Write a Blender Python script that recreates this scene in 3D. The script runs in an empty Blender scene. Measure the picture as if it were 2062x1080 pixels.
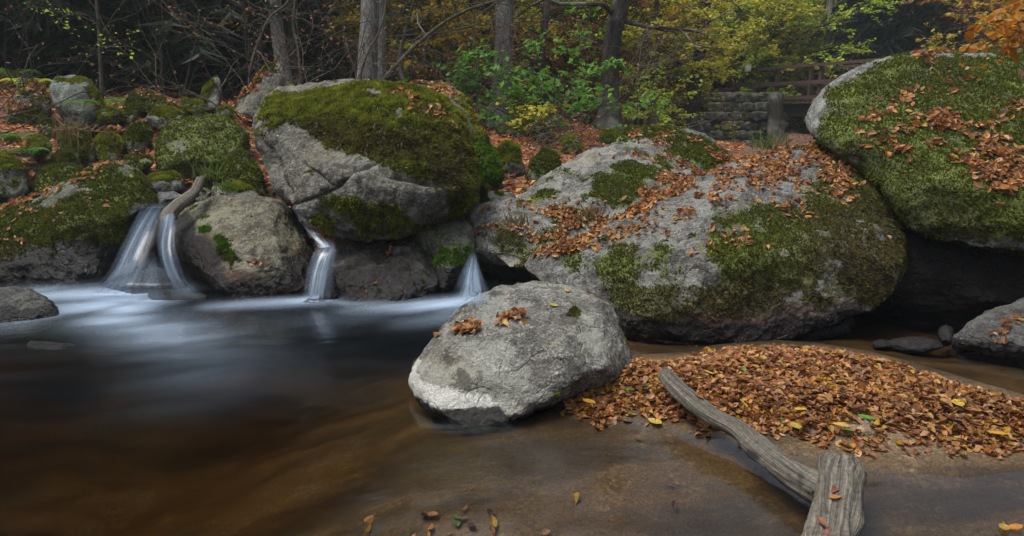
import bpy, bmesh, math, random
import numpy as np
from mathutils import Vector

# ------------------------------------------------------------------ camera, sky, sun, exposure
SC = bpy.context.scene
COL = SC.collection
W0, H0, F0 = 2062.0, 1080.0, 1368.0
CAMZ, PITCH = 1.4, math.radians(13.0)
cam = bpy.data.cameras.new('camera'); cam.sensor_width = 36.0; cam.lens = 36.0 * F0 / W0
cam.clip_start = 0.05; cam.clip_end = 600
camo = bpy.data.objects.new('camera', cam); COL.objects.link(camo)
camo.location = (0, 0, CAMZ); camo.rotation_euler = (math.pi / 2 - PITCH, 0, 0)
SC.camera = camo
SUN_EL, SUN_AZ = math.radians(67), math.radians(-100)      # azimuth from +Y towards +X
wd = bpy.data.worlds.new('World'); SC.world = wd; wd.use_nodes = True
wn = wd.node_tree.nodes; wl = wd.node_tree.links
bg = wn['Background']
sky = wn.new('ShaderNodeTexSky'); sky.sky_type = 'NISHITA'; sky.sun_disc = False
sky.sun_elevation = SUN_EL; sky.sun_rotation = SUN_AZ; sky.dust_density = 3.0
hs = wn.new('ShaderNodeHueSaturation'); hs.inputs['Saturation'].default_value = 0.45
wl.new(sky.outputs[0], hs.inputs['Color']); wl.new(hs.outputs[0], bg.inputs[0]); bg.inputs[1].default_value = 0.07
sl = bpy.data.lights.new('sun', 'SUN'); sl.energy = 1.5; sl.angle = math.radians(28); sl.color = (1.0, 0.97, 0.92)
so = bpy.data.objects.new('sun', sl); COL.objects.link(so)
sdir = Vector((math.cos(SUN_EL) * math.sin(SUN_AZ), math.cos(SUN_EL) * math.cos(SUN_AZ), math.sin(SUN_EL)))
so.rotation_euler = sdir.to_track_quat('Z', 'Y').to_euler(); so.location = (0, 0, 30)
SC.view_settings.view_transform = 'Standard'; SC.view_settings.look = 'None'
SC.view_settings.exposure = 1.45; SC.view_settings.gamma = 1.0
SC.render.engine = 'CYCLES'
SC.cycles.use_denoising = True
SC.cycles.max_bounces = 5; SC.cycles.diffuse_bounces = 3; SC.cycles.glossy_bounces = 3
SC.cycles.transparent_max_bounces = 12; SC.cycles.volume_bounces = 0
SC.cycles.caustics_reflective = False; SC.cycles.caustics_refractive = False

rng = np.random.default_rng(7)
random.seed(7)

# ------------------------------------------------------------------ pixel <-> world
CP, SP = math.cos(PITCH), math.sin(PITCH)
def ray(px, py):
    u = (np.asarray(px, float) - W0 / 2) / F0; v = (np.asarray(py, float) - H0 / 2) / F0
    return np.stack([u, CP - v * SP, -SP - v * CP], -1)
def at(px, py, s):
    return np.array([0, 0, CAMZ]) + ray(px, py) * np.asarray(s, float)[..., None]
def plane_s(px, py, z=0.0):
    return (z - CAMZ) / ray(px, py)[..., 2]
def on_z(px, py, z=0.0):
    return at(px, py, plane_s(px, py, z))
def project(P):
    x = P[:, 0]; y = P[:, 1]; z = P[:, 2] - CAMZ
    fw = y * CP - z * SP; up = y * SP + z * CP
    fw = np.where(np.abs(fw) < 1e-3, 1e-3, fw)
    return W0 / 2 + F0 * x / fw, H0 / 2 - F0 * up / fw, fw

# ------------------------------------------------------------------ noise
_p = np.random.default_rng(3).permutation(256); _p = np.concatenate([_p, _p, _p])
_g = np.random.default_rng(4).normal(size=(256, 3)); _g /= np.linalg.norm(_g, axis=1)[:, None]
def perlin(P):
    i = np.floor(P).astype(int); f = P - i; i &= 255
    t = f * f * f * (f * (f * 6 - 15) + 10); r = 0
    for a in (0, 1):
        for b in (0, 1):
            for c in (0, 1):
                h = _p[_p[_p[i[:, 0] + a] + i[:, 1] + b] + i[:, 2] + c]
                d = f - np.array([a, b, c])
                w = (t[:, 0] if a else 1 - t[:, 0]) * (t[:, 1] if b else 1 - t[:, 1]) * (t[:, 2] if c else 1 - t[:, 2])
                r = r + w * (d * _g[h]).sum(1)
    return r * 1.5
def fbm(P, o=4, g=0.5, ridge=False):
    r = 0; a = 1.0; P = P.copy()
    for _ in range(o):
        n = perlin(P)
        r = r + a * ((0.5 - np.abs(n)) * 1.4 - 0.35 if ridge else n)
        a *= g; P = P * 2.03 + 17.3
    return r
def sstep(a, b, x):
    t = np.clip((x - a) / (b - a), 0, 1); return t * t * (3 - 2 * t)

# ------------------------------------------------------------------ mesh helpers
def mesh_np(name, V, faces, smooth=True, attrs=None, cols=None):
    """faces: list of int arrays (n,3) or (n,4)"""
    me = bpy.data.meshes.new(name)
    V = np.ascontiguousarray(V, dtype=np.float32)
    me.vertices.add(len(V)); me.vertices.foreach_set('co', V.ravel())
    faces = [f for f in faces if len(f)]
    nl = sum(f.size for f in faces); npoly = sum(len(f) for f in faces)
    me.loops.add(nl); me.loops.foreach_set('vertex_index', np.concatenate([f.ravel() for f in faces]).astype(np.int32))
    tot = np.concatenate([np.full(len(f), f.shape[1]) for f in faces])
    st = np.concatenate([[0], np.cumsum(tot)[:-1]]).astype(np.int32)
    me.polygons.add(npoly); me.polygons.foreach_set('loop_start', st)
    me.polygons.foreach_set('use_smooth', np.full(npoly, smooth))
    me.update(calc_edges=True)
    for k, a in (attrs or {}).items():
        at_ = me.attributes.new(k, 'FLOAT', 'POINT'); at_.data.foreach_set('value', np.ascontiguousarray(a, dtype=np.float32))
    for k, a in (cols or {}).items():
        at_ = me.attributes.new(k, 'FLOAT_COLOR', 'POINT')
        c = np.ones((len(V), 4), np.float32); c[:, :3] = a; at_.data.foreach_set('color', c.ravel())
    return me
def obj(name, me, mat=None, parent=None, label=None, cat=None, group=None, kind=None, color=None):
    o = bpy.data.objects.new(name, me); COL.objects.link(o)
    if me is not None and mat is not None and not me.materials: me.materials.append(mat)
    if parent is not None: o.parent = parent
    tag(o, label, cat, group, kind)
    if color: o.color = (*color, 1)
    return o
def tag(o, label=None, cat=None, group=None, kind=None):
    if label: o['label'] = label
    if cat: o['category'] = cat
    if group: o['group'] = group
    if kind: o['kind'] = kind
def vnormals(V, F):
    n = np.cross(V[F[:, 1]] - V[F[:, 0]], V[F[:, 2]] - V[F[:, 0]])
    N = np.zeros_like(V)
    for k in range(3):
        for c in range(3): N[:, c] += np.bincount(F[:, k], n[:, c], len(V))
    return N / np.maximum(np.linalg.norm(N, axis=1), 1e-9)[:, None]

class MB:
    """collects tubes and loose faces into one mesh"""
    def __init__(s): s.V = []; s.T = []; s.Q = []; s.n = 0
    def add(s, V, T=None, Q=None):
        if T is not None and len(T): s.T.append(np.asarray(T) + s.n)
        if Q is not None and len(Q): s.Q.append(np.asarray(Q) + s.n)
        s.V.append(np.asarray(V, float)); s.n += len(V)
    def tube(s, pts, rad, k=6, wob=0.0, cap=True):
        P = np.asarray(pts, float); n = len(P); R = np.asarray(rad, float) * np.ones(n)
        T = np.gradient(P, axis=0); T /= np.maximum(np.linalg.norm(T, axis=1), 1e-9)[:, None]
        a = np.array([1.0, 0, 0]) if abs(T[0, 0]) < 0.8 else np.array([0, 1.0, 0])
        U = np.cross(T, a); U /= np.linalg.norm(U, axis=1)[:, None]; B = np.cross(T, U)
        th = np.arange(k) / k * 2 * math.pi
        rr = R[:, None] * np.ones((1, k))
        if wob: rr = rr * (1 + wob * rng.normal(size=(n, k)))
        V = P[:, None] + rr[..., None] * (np.cos(th)[None, :, None] * U[:, None] + np.sin(th)[None, :, None] * B[:, None])
        i = np.arange(n - 1)[:, None] * k; j = np.arange(k)[None]; j2 = (j + 1) % k
        Q = np.stack([i + j, i + j2, i + k + j2, i + k + j], -1).reshape(-1, 4)
        V = V.reshape(-1, 3); tr = None
        if cap:
            V = np.vstack([V, P[:1], P[-1:]]); a0 = n * k
            tr = [[a0, (q + 1) % k, q] for q in range(k)] + [[a0 + 1, (n - 1) * k + q, (n - 1) * k + (q + 1) % k] for q in range(k)]
        s.add(V, tr, Q)
    def box(s, c, half, R=np.eye(3)):
        v = np.array([[x, y, z] for x in (-1, 1) for y in (-1, 1) for z in (-1, 1)]) * np.asarray(half)
        s.add(v @ np.asarray(R).T + c, None, [[0, 1, 3, 2], [4, 6, 7, 5], [0, 4, 5, 1], [2, 3, 7, 6], [0, 2, 6, 4], [1, 5, 7, 3]])
    def mesh(s, name, smooth=True, **k):
        f = []
        if s.T: f.append(np.vstack(s.T))
        if s.Q: f.append(np.vstack(s.Q))
        return mesh_np(name, np.vstack(s.V), f, smooth, **k)

def curve(pts, n):
    """Catmull-Rom through pts"""
    P = np.asarray(pts, float); P = np.vstack([2 * P[0] - P[1], P, 2 * P[-1] - P[-2]])
    t = np.linspace(0, len(P) - 3 - 1e-6, n); i = t.astype(int); f = (t - i)[:, None]
    a, b, c, d = P[i], P[i + 1], P[i + 2], P[i + 3]
    return 0.5 * (2 * b + (c - a) * f + (2 * a - 5 * b + 4 * c - d) * f ** 2 + (3 * b - a - 3 * c + d) * f ** 3)

# ------------------------------------------------------------------ material helpers
class Mat:
    def __init__(s, name):
        s.m = bpy.data.materials.new(name); s.m.use_nodes = True; s.t = s.m.node_tree
        s.t.nodes.clear(); s.out = s.t.nodes.new('ShaderNodeOutputMaterial')
    def n(s, typ, ins=None, **props):
        nd = s.t.nodes.new('ShaderNode' + typ)
        for k, v in props.items(): setattr(nd, k, v)
        for k, v in (ins or {}).items():
            if isinstance(v, bpy.types.NodeSocket): s.t.links.new(v, nd.inputs[k])
            else: nd.inputs[k].default_value = v
        return nd
    def noise(s, vec, scale, detail=4, rough=0.6, **k):
        return s.n('TexNoise', {'Vector': vec, 'Scale': scale, 'Detail': detail, 'Roughness': rough, **k}).outputs['Fac']
    def ramp(s, fac, stops):
        r = s.n('ValToRGB', {'Fac': fac}); e = r.color_ramp.elements
        while len(e) < len(stops): e.new(0.5)
        for q, (p, c) in zip(e, stops): q.position = p; q.color = (*c, 1) if len(c) == 3 else c
        return r.outputs['Color']
    def math(s, op, a, b=0.0, clamp=False):
        return s.n('Math', {0: a, 1: b}, operation=op, use_clamp=clamp).outputs[0]
    def smooth(s, x, lo, hi):
        return s.n('MapRange', {0: x, 1: lo, 2: hi, 3: 0.0, 4: 1.0}, interpolation_type='SMOOTHSTEP').outputs[0]
    def mix(s, f, a, b, blend='MIX'):
        return s.n('Mix', {0: f, 6: a, 7: b}, data_type='RGBA', blend_type=blend).outputs[2]
    def attr(s, name): return s.n('Attribute', attribute_name=name)
    def bump(s, h, strength, dist, normal=None):
        d = {'Height': h, 'Strength': strength, 'Distance': dist}
        if normal: d['Normal'] = normal
        return s.n('Bump', d).outputs[0]
    def surf(s, sh): s.t.links.new(sh, s.out.inputs['Surface']); return s.m
def c4(r, g, b): return (r, g, b, 1.0)

def mat_rock():
    M = Mat('granite_with_moss'); P = M.n('TexCoord').outputs['Object']
    tint = M.n('ObjectInfo').outputs['Color']
    warp = M.noise(P, 2.2, 5, 0.6); mid = M.noise(P, 9, 6, 0.65); fine = M.noise(P, 70, 6, 0.7); grit = M.noise(P, 190, 2, 0.6)
    base = M.ramp(fine, [(0.36, (0.035, 0.035, 0.033)), (0.46, (0.13, 0.128, 0.12)), (0.54, (0.27, 0.264, 0.248)), (0.64, (0.52, 0.51, 0.48))])
    base = M.mix(M.smooth(grit, 0.35, 0.65), M.mix(0.35, base, c4(.06, .06, .055)), base)
    base = M.mix(M.smooth(mid, 0.38, 0.60), M.mix(0.65, base, c4(.085, .08, .068)), base)  # low spots of the bump darkened: crevice shade put into the colour
    m2 = M.noise(P, 26, 5, 0.7); base = M.mix(M.smooth(m2, 0.40, 0.52), M.mix(0.5, base, c4(.05, .05, .045)), base)
    base = M.mix(M.smooth(warp, 0.5, 0.75), base, M.mix(0.6, base, c4(.33, .29, .20)))
    pat = M.noise(P, 3.2, 8, 0.72); base = M.mix(M.math('MULTIPLY', M.smooth(pat, 0.50, 0.56), 0.55), base, M.ramp(grit, [(0.35, (0.20, 0.205, 0.185)), (0.65, (0.46, 0.465, 0.43))]))
    stn = M.noise(P, 5.5, 8, 0.75); base = M.mix(M.math('MULTIPLY', M.smooth(stn, 0.46, 0.40), 0.75), base, c4(.045, .043, .036))
    base = M.mix(1.0, base, tint, 'MULTIPLY')
    # pale lichen spots
    lv = M.n('TexVoronoi', {'Vector': P, 'Scale': 26.0, 'Randomness': 1.0}).outputs['Distance']
    lich = M.math('MULTIPLY', M.smooth(M.math('ADD', lv, M.math('MULTIPLY', fine, 0.35)), 0.36, 0.24), M.smooth(mid, 0.52, 0.6))
    base = M.mix(M.math('MULTIPLY', lich, 0.6), base, c4(.50, .53, .47))
    pale = M.attr('pale').outputs['Fac']
    pf = M.smooth(M.math('ADD', pale, M.math('MULTIPLY', M.math('SUBTRACT', fine, 0.5), 1.3)), 0.35, 0.6)
    base = M.mix(pf, base, M.ramp(grit, [(0.36, (0.26, 0.255, 0.225)), (0.6, (0.62, 0.61, 0.56))]))
    rust = M.attr('rust').outputs['Fac']
    rf = M.smooth(M.math('ADD', rust, M.math('MULTIPLY', M.math('SUBTRACT', mid, 0.5), 1.2)), 0.3, 0.8)
    base = M.mix(M.math('MULTIPLY', rf, 0.9), base, M.ramp(mid, [(0.3, (0.030, 0.012, 0.010)), (0.6, (0.075, 0.035, 0.020)), (0.8, (0.10, 0.075, 0.03))]))
    # moss: film on the stone (the tufts are geometry)
    moss = M.attr('moss').outputs['Fac']
    mf = M.smooth(M.math('ADD', moss, M.math('MULTIPLY', M.math('SUBTRACT', M.noise(P, 22, 6, 0.75), 0.5), 2.2)), 0.36, 0.56)
    mcol = M.ramp(M.math('ADD', M.math('MULTIPLY', M.noise(P, 45, 5, 0.75), 0.55), M.math('MULTIPLY', warp, 0.45)),
                  [(0.36, (0.012, 0.016, 0.004)), (0.45, (0.050, 0.060, 0.012)), (0.54, (0.11, 0.14, 0.02)), (0.66, (0.20, 0.235, 0.035))])
    old = M.attr('oldmoss').outputs['Fac']
    mcol = M.mix(old, mcol, M.ramp(M.noise(P, 40, 5, 0.75), [(0.38, (0.014, 0.011, 0.006)), (0.5, (0.055, 0.045, 0.020)), (0.62, (0.13, 0.115, 0.05))]))
    col = M.mix(mf, base, mcol)
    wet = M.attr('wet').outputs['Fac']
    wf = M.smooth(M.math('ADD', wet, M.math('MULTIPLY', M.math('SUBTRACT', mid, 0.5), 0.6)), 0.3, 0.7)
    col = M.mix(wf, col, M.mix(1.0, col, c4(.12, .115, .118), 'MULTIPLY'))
    rough = M.n('MapRange', {0: wf, 1: 0.0, 2: 1.0, 3: 0.85, 4: 0.32}).outputs[0]
    h = M.math('ADD', M.math('MULTIPLY', M.math('ADD', mid, M.math('MULTIPLY', m2, .5)), 0.8), M.math('ADD', M.math('MULTIPLY', fine, 0.30), M.math('MULTIPLY', grit, 0.08)))
    crk = M.n('TexVoronoi', {'Vector': M.n('VectorMath', {0: P, 1: M.n('TexNoise', {'Vector': P, 'Scale': 3.0}).outputs['Color']}, operation='ADD').outputs[0], 'Scale': 1.6}, feature='DISTANCE_TO_EDGE').outputs[0]
    h = M.math('ADD', h, M.math('MULTIPLY', M.smooth(crk, 0.0, 0.02), 0.18))
    nb = M.bump(h, 0.9, 0.05)
    b = M.n('BsdfPrincipled', {'Base Color': col, 'Roughness': rough, 'Normal': nb, 'Specular IOR Level': 0.4})
    return M.surf(b.outputs[0])

def mat_tuft():
    M = Mat('moss_tufts'); c = M.attr('col').outputs['Color']
    d = M.n('BsdfDiffuse', {'Color': c}); t = M.n('BsdfTranslucent', {'Color': c})
    return M.surf(M.n('MixShader', {0: 0.3, 1: d.outputs[0], 2: t.outputs[0]}).outputs[0])

def mat_leafcol(name='leaf_tissue', trans=0.3, plain=0.0):
    M = Mat(name); c = M.attr('col').outputs['Color']; P = M.n('TexCoord').outputs['Object']
    n = M.noise(P, 60, 3, 0.6)
    c = M.mix(M.smooth(n, 0.3 - plain, 0.7 - plain), M.mix(1.0, c, c4(.62, .58, .55), 'MULTIPLY'), c)
    p = M.n('BsdfPrincipled', {'Base Color': c, 'Roughness': 0.5, 'Specular IOR Level': 0.35})
    t = M.n('BsdfTranslucent', {'Color': c})
    return M.surf(M.n('MixShader', {0: trans, 1: p.outputs[0], 2: t.outputs[0]}).outputs[0])

LEAFSTOPS = [(0.0, (0.07, 0.026, 0.012)), (0.2, (0.18, 0.066, 0.022)), (0.45, (0.31, 0.125, 0.036)), (0.65, (0.40, 0.185, 0.06)), (0.85, (0.46, 0.26, 0.11)), (1.0, (0.48, 0.31, 0.05))]
def leaf_palette(r):
    xs = [s[0] for s in LEAFSTOPS]
    return np.stack([np.interp(r, xs, [s[1][k] for s in LEAFSTOPS]) for k in range(3)], -1)
def mat_leafobj():
    M = Mat('fallen_leaf_tissue'); r = M.n('ObjectInfo').outputs['Random']; P = M.n('TexCoord').outputs['Object']
    c = M.ramp(r, [(p, tuple(c)) for p, c in LEAFSTOPS])
    wv = M.n('TexWave', {'Vector': P, 'Scale': 5.5, 'Distortion': 1.0, 'Detail': 1.0}).outputs['Fac']
    c = M.mix(M.smooth(wv, 0.2, 0.8), M.mix(1.0, c, c4(.68, .64, .6), 'MULTIPLY'), c)
    c = M.mix(M.smooth(M.noise(P, 4, 4, .7), 0.35, 0.6), M.mix(1.0, c, c4(.6, .5, .45), 'MULTIPLY'), c)
    p = M.n('BsdfPrincipled', {'Base Color': c, 'Roughness': 0.42, 'Normal': M.bump(wv, 0.4, 0.002)})
    t = M.n('BsdfTranslucent', {'Color': c})
    return M.surf(M.n('MixShader', {0: 0.2, 1: p.outputs[0], 2: t.outputs[0]}).outputs[0])
def mat_leafown():
    M = Mat('coloured_leaf_tissue'); c = M.n('ObjectInfo').outputs['Color']; P = M.n('TexCoord').outputs['Object']
    c = M.mix(M.smooth(M.noise(P, 4, 4, .7), 0.35, 0.65), M.mix(1.0, c, c4(.7, .6, .5), 'MULTIPLY'), c)
    p = M.n('BsdfPrincipled', {'Base Color': c, 'Roughness': 0.42}); t = M.n('BsdfTranslucent', {'Color': c})
    return M.surf(M.n('MixShader', {0: 0.2, 1: p.outputs[0], 2: t.outputs[0]}).outputs[0])

def mat_ground():
    M = Mat('sand_and_litter'); P = M.n('TexCoord').outputs['Object']
    g1 = M.noise(P, 110, 5, 0.75); g2 = M.noise(P, 6, 5, 0.6); g3 = M.noise(M.n('Mapping', {'Vector': P, 'Rotation': (0, 0, -.6), 'Scale': (.7, 2.6, 1)}).outputs[0], 1.1, 5, 0.6)
    vor = M.n('TexVoronoi', {'Vector': P, 'Scale': 75.0}); vc = vor.outputs['Color']
    sand = M.ramp(g1, [(0.36, (0.035, 0.022, 0.012)), (0.5, (0.13, 0.088, 0.048)), (0.64, (0.30, 0.215, 0.125))])
    peb = M.mix(0.55, sand, M.ramp(M.n('SeparateColor', {0: vc}).outputs[0], [(0.0, (0.04, 0.032, 0.026)), (0.5, (0.17, 0.125, 0.08)), (0.9, (0.36, 0.29, 0.20)), (1.0, (0.5, 0.46, 0.4))]))
    sand = M.mix(M.smooth(g2, 0.4, 0.65), sand, peb)
    sand = M.mix(M.smooth(g3, 0.40, 0.60), M.mix(1.0, sand, c4(.34, .33, .28), 'MULTIPLY'), sand)
    vo2 = M.n('TexVoronoi', {'Vector': P, 'Scale': 16.0})
    lit = M.ramp(M.n('SeparateColor', {0: vo2.outputs['Color']}).outputs[0], [(0.0, (0.02, 0.012, 0.008)), (0.4, (0.075, 0.034, 0.017)), (0.75, (0.15, 0.066, 0.033)), (1.0, (0.20, 0.105, 0.06))])
    lit = M.mix(M.smooth(M.noise(P, 0.9, 5, .7), 0.5, 0.66), lit, c4(.018, .022, .010))
    f = M.attr('litter').outputs['Fac']
    col = M.mix(f, sand, lit)
    wet = M.attr('wet').outputs['Fac']
    col = M.mix(wet, col, M.mix(1.0, col, c4(.46, .36, .19), 'MULTIPLY'))
    h = M.math('ADD', M.math('MULTIPLY', g1, 0.5), vor.outputs['Distance'])
    h = M.mix(f, M.n('CombineColor', {0: h}).outputs[0], vo2.outputs['Distance'])
    rough = M.n('MapRange', {0: wet, 3: 0.9, 4: 0.45}).outputs[0]
    b = M.n('BsdfPrincipled', {'Base Color': col, 'Roughness': rough, 'Normal': M.bump(h, 0.5, 0.008)})
    return M.surf(b.outputs[0])

def mat_bark(name, dark, light, sc=14.0, moss=True, ver=0.12):
    M = Mat(name); P = M.n('TexCoord').outputs['Object']
    Q = M.n('Mapping', {'Vector': P, 'Scale': (1, 1, ver)}).outputs[0]
    a = M.noise(Q, sc, 6, 0.7); b = M.noise(P, 3.0, 5, 0.65); c = M.noise(Q, sc * 4, 3, 0.6)
    col = M.ramp(a, [(0.32, dark), (0.66, light)])
    col = M.mix(M.smooth(c, 0.35, 0.65), M.mix(1.0, col, c4(.55, .55, .55), 'MULTIPLY'), col)
    col = M.mix(M.smooth(M.noise(P, 1.3, 4, .6), 0.45, 0.7), col, M.mix(0.5, col, c4(.30, .30, .27)))
    if moss:
        ms = M.n('ObjectInfo').outputs['Color']
        f = M.smooth(M.math('ADD', b, M.n('SeparateColor', {0: ms}).outputs[1]), 1.0, 1.25)
        col = M.mix(f, col, M.ramp(a, [(0.3, (0.018, 0.022, 0.006)), (0.7, (0.085, 0.095, 0.022))]))
    s = M.n('BsdfPrincipled', {'Base Color': col, 'Roughness': 0.9, 'Normal': M.bump(a, 0.9, 0.03), 'Specular IOR Level': 0.2})
    return M.surf(s.outputs[0])

def mat_driftwood():
    M = Mat('weathered_driftwood'); P = M.n('TexCoord').outputs['UV']; O = M.n('TexCoord').outputs['Object']
    Q = M.n('Mapping', {'Vector': P, 'Scale': (22, 1.6, 1)}).outputs[0]
    a = M.noise(Q, 1.0, 6, 0.7); b = M.noise(O, 9, 5, 0.65); c = M.noise(O, 60, 4, 0.6)
    col = M.ramp(a, [(0.36, (0.03, 0.025, 0.02)), (0.46, (0.16, 0.14, 0.11)), (0.62, (0.33, 0.30, 0.25))])
    col = M.mix(M.smooth(c, 0.35, 0.6), M.mix(1.0, col, c4(.6, .58, .55), 'MULTIPLY'), col)
    col = M.mix(M.math('MULTIPLY', M.smooth(b, 0.52, 0.66), 0.6), col, c4(.13, .14, .075))
    col = M.mix(M.math('MULTIPLY', M.smooth(M.noise(O, 5, 4, .6), 0.60, 0.70), 0.7), col, c4(.26, .15, .09))
    dk = M.attr('dark').outputs['Fac']
    col = M.mix(M.smooth(M.math('ADD', dk, M.math('MULTIPLY', M.math('SUBTRACT', b, 0.5), 0.8)), 0.3, 0.7), col, c4(.018, .015, .013))
    s = M.n('BsdfPrincipled', {'Base Color': col, 'Roughness': 0.8, 'Normal': M.bump(M.math('ADD', a, M.math('MULTIPLY', b, .5)), 1.0, 0.03)})
    return M.surf(s.outputs[0])

def mat_wood(name, dark, light):
    M = Mat(name); P = M.n('TexCoord').outputs['Object']
    a = M.noise(M.n('Mapping', {'Vector': P, 'Scale': (2, 14, 14)}).outputs[0], 1.5, 5, 0.65)
    col = M.ramp(a, [(0.3, dark), (0.7, light)])
    return M.surf(M.n('BsdfPrincipled', {'Base Color': col, 'Roughness': 0.75, 'Normal': M.bump(a, .5, .01)}).outputs[0])

def mat_water():
    M = Mat('stream_water'); P = M.n('TexCoord').outputs['Object']
    foam = M.attr('foam').outputs['Fac']
    flow = M.n('Attribute', attribute_name='flow').outputs['Vector']
    st = M.noise(flow, 1.0, 5, 0.6)
    soft = M.noise(P, 3.0, 4, 0.55)
    ff = M.math('MULTIPLY', foam, M.math('ADD', 0.55, M.math('MULTIPLY', M.math('ADD', M.math('MULTIPLY', st, 0.6), M.math('MULTIPLY', soft, .4)), 0.9)), clamp=True)
    nb = M.bump(M.noise(M.n('Mapping', {'Vector': P, 'Scale': (1.0, 2.2, 1)}).outputs[0], 2.6, 3, 0.5), 0.14, 0.05)
    fr = M.n('Fresnel', {'IOR': 1.33, 'Normal': nb}).outputs[0]
    gl = M.n('BsdfGlossy', {'Color': c4(.86, .93, 1.0), 'Roughness': 0.12, 'Normal': nb})
    tr = M.n('BsdfTransparent', {'Color': c4(.93, .93, .90)})
    w = M.n('MixShader', {0: fr, 1: tr.outputs[0], 2: gl.outputs[0]})
    fo = M.n('MixShader', {0: 0.35, 1: M.n('BsdfDiffuse', {'Color': c4(.44, .56, .71)}).outputs[0], 2: M.n('BsdfTranslucent', {'Color': c4(.44, .56, .71)}).outputs[0]})
    M.surf(M.n('MixShader', {0: ff, 1: w.outputs[0], 2: fo.outputs[0]}).outputs[0])
    v = M.n('VolumeAbsorption', {'Color': c4(.66, .57, .34), 'Density': 2.2})
    M.t.links.new(v.outputs[0], M.out.inputs['Volume'])
    return M.m

def mat_cascade():
    M = Mat('falling_water'); uv = M.n('TexCoord').outputs['UV']
    wob = M.noise(M.n('Mapping', {'Vector': uv, 'Scale': (2.0, 1.6, 1)}).outputs[0], 1.0, 3, 0.6)
    uw = M.n('VectorMath', {0: uv, 1: M.n('CombineXYZ', {0: M.math('MULTIPLY', wob, 0.35)}).outputs[0]}, operation='ADD').outputs[0]
    s1 = M.noise(M.n('Mapping', {'Vector': uw, 'Scale': (6.0, 0.9, 1)}).outputs[0], 1.0, 4, 0.55)
    d = M.attr('veil').outputs['Fac']
    f = M.math('MULTIPLY', d, M.math('ADD', M.math('MULTIPLY', M.smooth(s1, 0.25, 0.75), 0.9), 0.06), clamp=True)
    c = c4(.38, .50, .65)
    fo = M.n('MixShader', {0: 0.4, 1: M.n('BsdfDiffuse', {'Color': c}).outputs[0], 2: M.n('BsdfTranslucent', {'Color': c}).outputs[0]})
    fo = M.n('MixShader', {0: 0.06, 1: fo.outputs[0], 2: M.n('BsdfGlossy', {'Roughness': 0.2}).outputs[0]})
    return M.surf(M.n('MixShader', {0: f, 1: M.n('BsdfTransparent').outputs[0], 2: fo.outputs[0]}).outputs[0])

ROCK = mat_rock(); TUFT = mat_tuft(); LEAF = mat_leafcol(); LEAFOBJ = mat_leafobj(); LEAFOWN = mat_leafown()
FOLI = mat_leafcol('foliage_tissue', 0.5, .85); GROUND = mat_ground()
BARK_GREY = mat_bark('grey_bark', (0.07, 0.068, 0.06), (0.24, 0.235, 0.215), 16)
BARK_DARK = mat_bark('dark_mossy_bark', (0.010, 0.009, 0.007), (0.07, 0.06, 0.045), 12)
BARK_TWIG = mat_bark('twig_bark', (0.035, 0.03, 0.02), (0.13, 0.115, 0.085), 20)
DRIFT = mat_driftwood(); WATER = mat_water(); FALL = mat_cascade()
BRIDGEWOOD = mat_wood('brown_stained_timber', (0.032, 0.018, 0.013), (0.11, 0.060, 0.042))
DARKWOOD = mat_wood('dark_timber', (0.012, 0.010, 0.008), (0.05, 0.042, 0.032))

# ------------------------------------------------------------------ ground: pool bed, sandbar, banks, hillside in one sheet
BAR = on_z(*np.array([(1085, 805), (1150, 815), (1250, 833), (1320, 852), (1420, 868), (1500, 885), (1600, 905), (1700, 925), (1800, 940), (1930, 952), (2062, 935), (2300, 920),
                      (2300, 840), (2062, 800), (1950, 768), (1850, 738), (1750, 712), (1650, 695), (1550, 688), (1450, 698), (1400, 712), (1300, 718), (1250, 705), (1150, 740)], float).T)[:, :2]
def poly_sd(poly, X, Y):
    """signed distance, positive inside"""
    x = X.ravel(); y = Y.ravel(); d = np.full(len(x), 1e9); ins = np.zeros(len(x), bool)
    for (x0, y0), (x1, y1) in zip(poly, np.roll(poly, -1, 0)):
        ex, ey = x1 - x0, y1 - y0
        t = np.clip(((x - x0) * ex + (y - y0) * ey) / (ex * ex + ey * ey + 1e-12), 0, 1)
        d = np.minimum(d, np.hypot(x - x0 - t * ex, y - y0 - t * ey))
        c = ((y0 > y) != (y1 > y)); xi = x0 + (y - y0) / (y1 - y0 + 1e-12) * ex
        ins ^= c & (x < xi)
    return np.where(ins, d, -d).reshape(X.shape)
BANKPX = [(60, 400, 6.6), (150, 300, 8), (350, 262, 9), (480, 222, 10), (100, 190, 11), (20, 260, 9), (400, 150, 16), (200, 150, 15), (330, 420, 6.4), (400, 400, 6.8), (300, 340, 7.4), (450, 330, 7.5),
          (980, 300, 9), (1000, 380, 7.4), (1080, 350, 8.2), (1150, 275, 11.5), (1000, 262, 12.5), (1230, 258, 14), (1400, 290, 18), (1500, 322, 21), (1440, 316, 21), (1600, 322, 23), (1500, 306, 26), (1620, 296, 30), (1380, 290, 22), (1560, 330, 17), (1650, 340, 14), (700, 230, 11), (820, 180, 15)]
BANK = [tuple(at(*[np.array(float(v)) for v in b])) for b in BANKPX]
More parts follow.
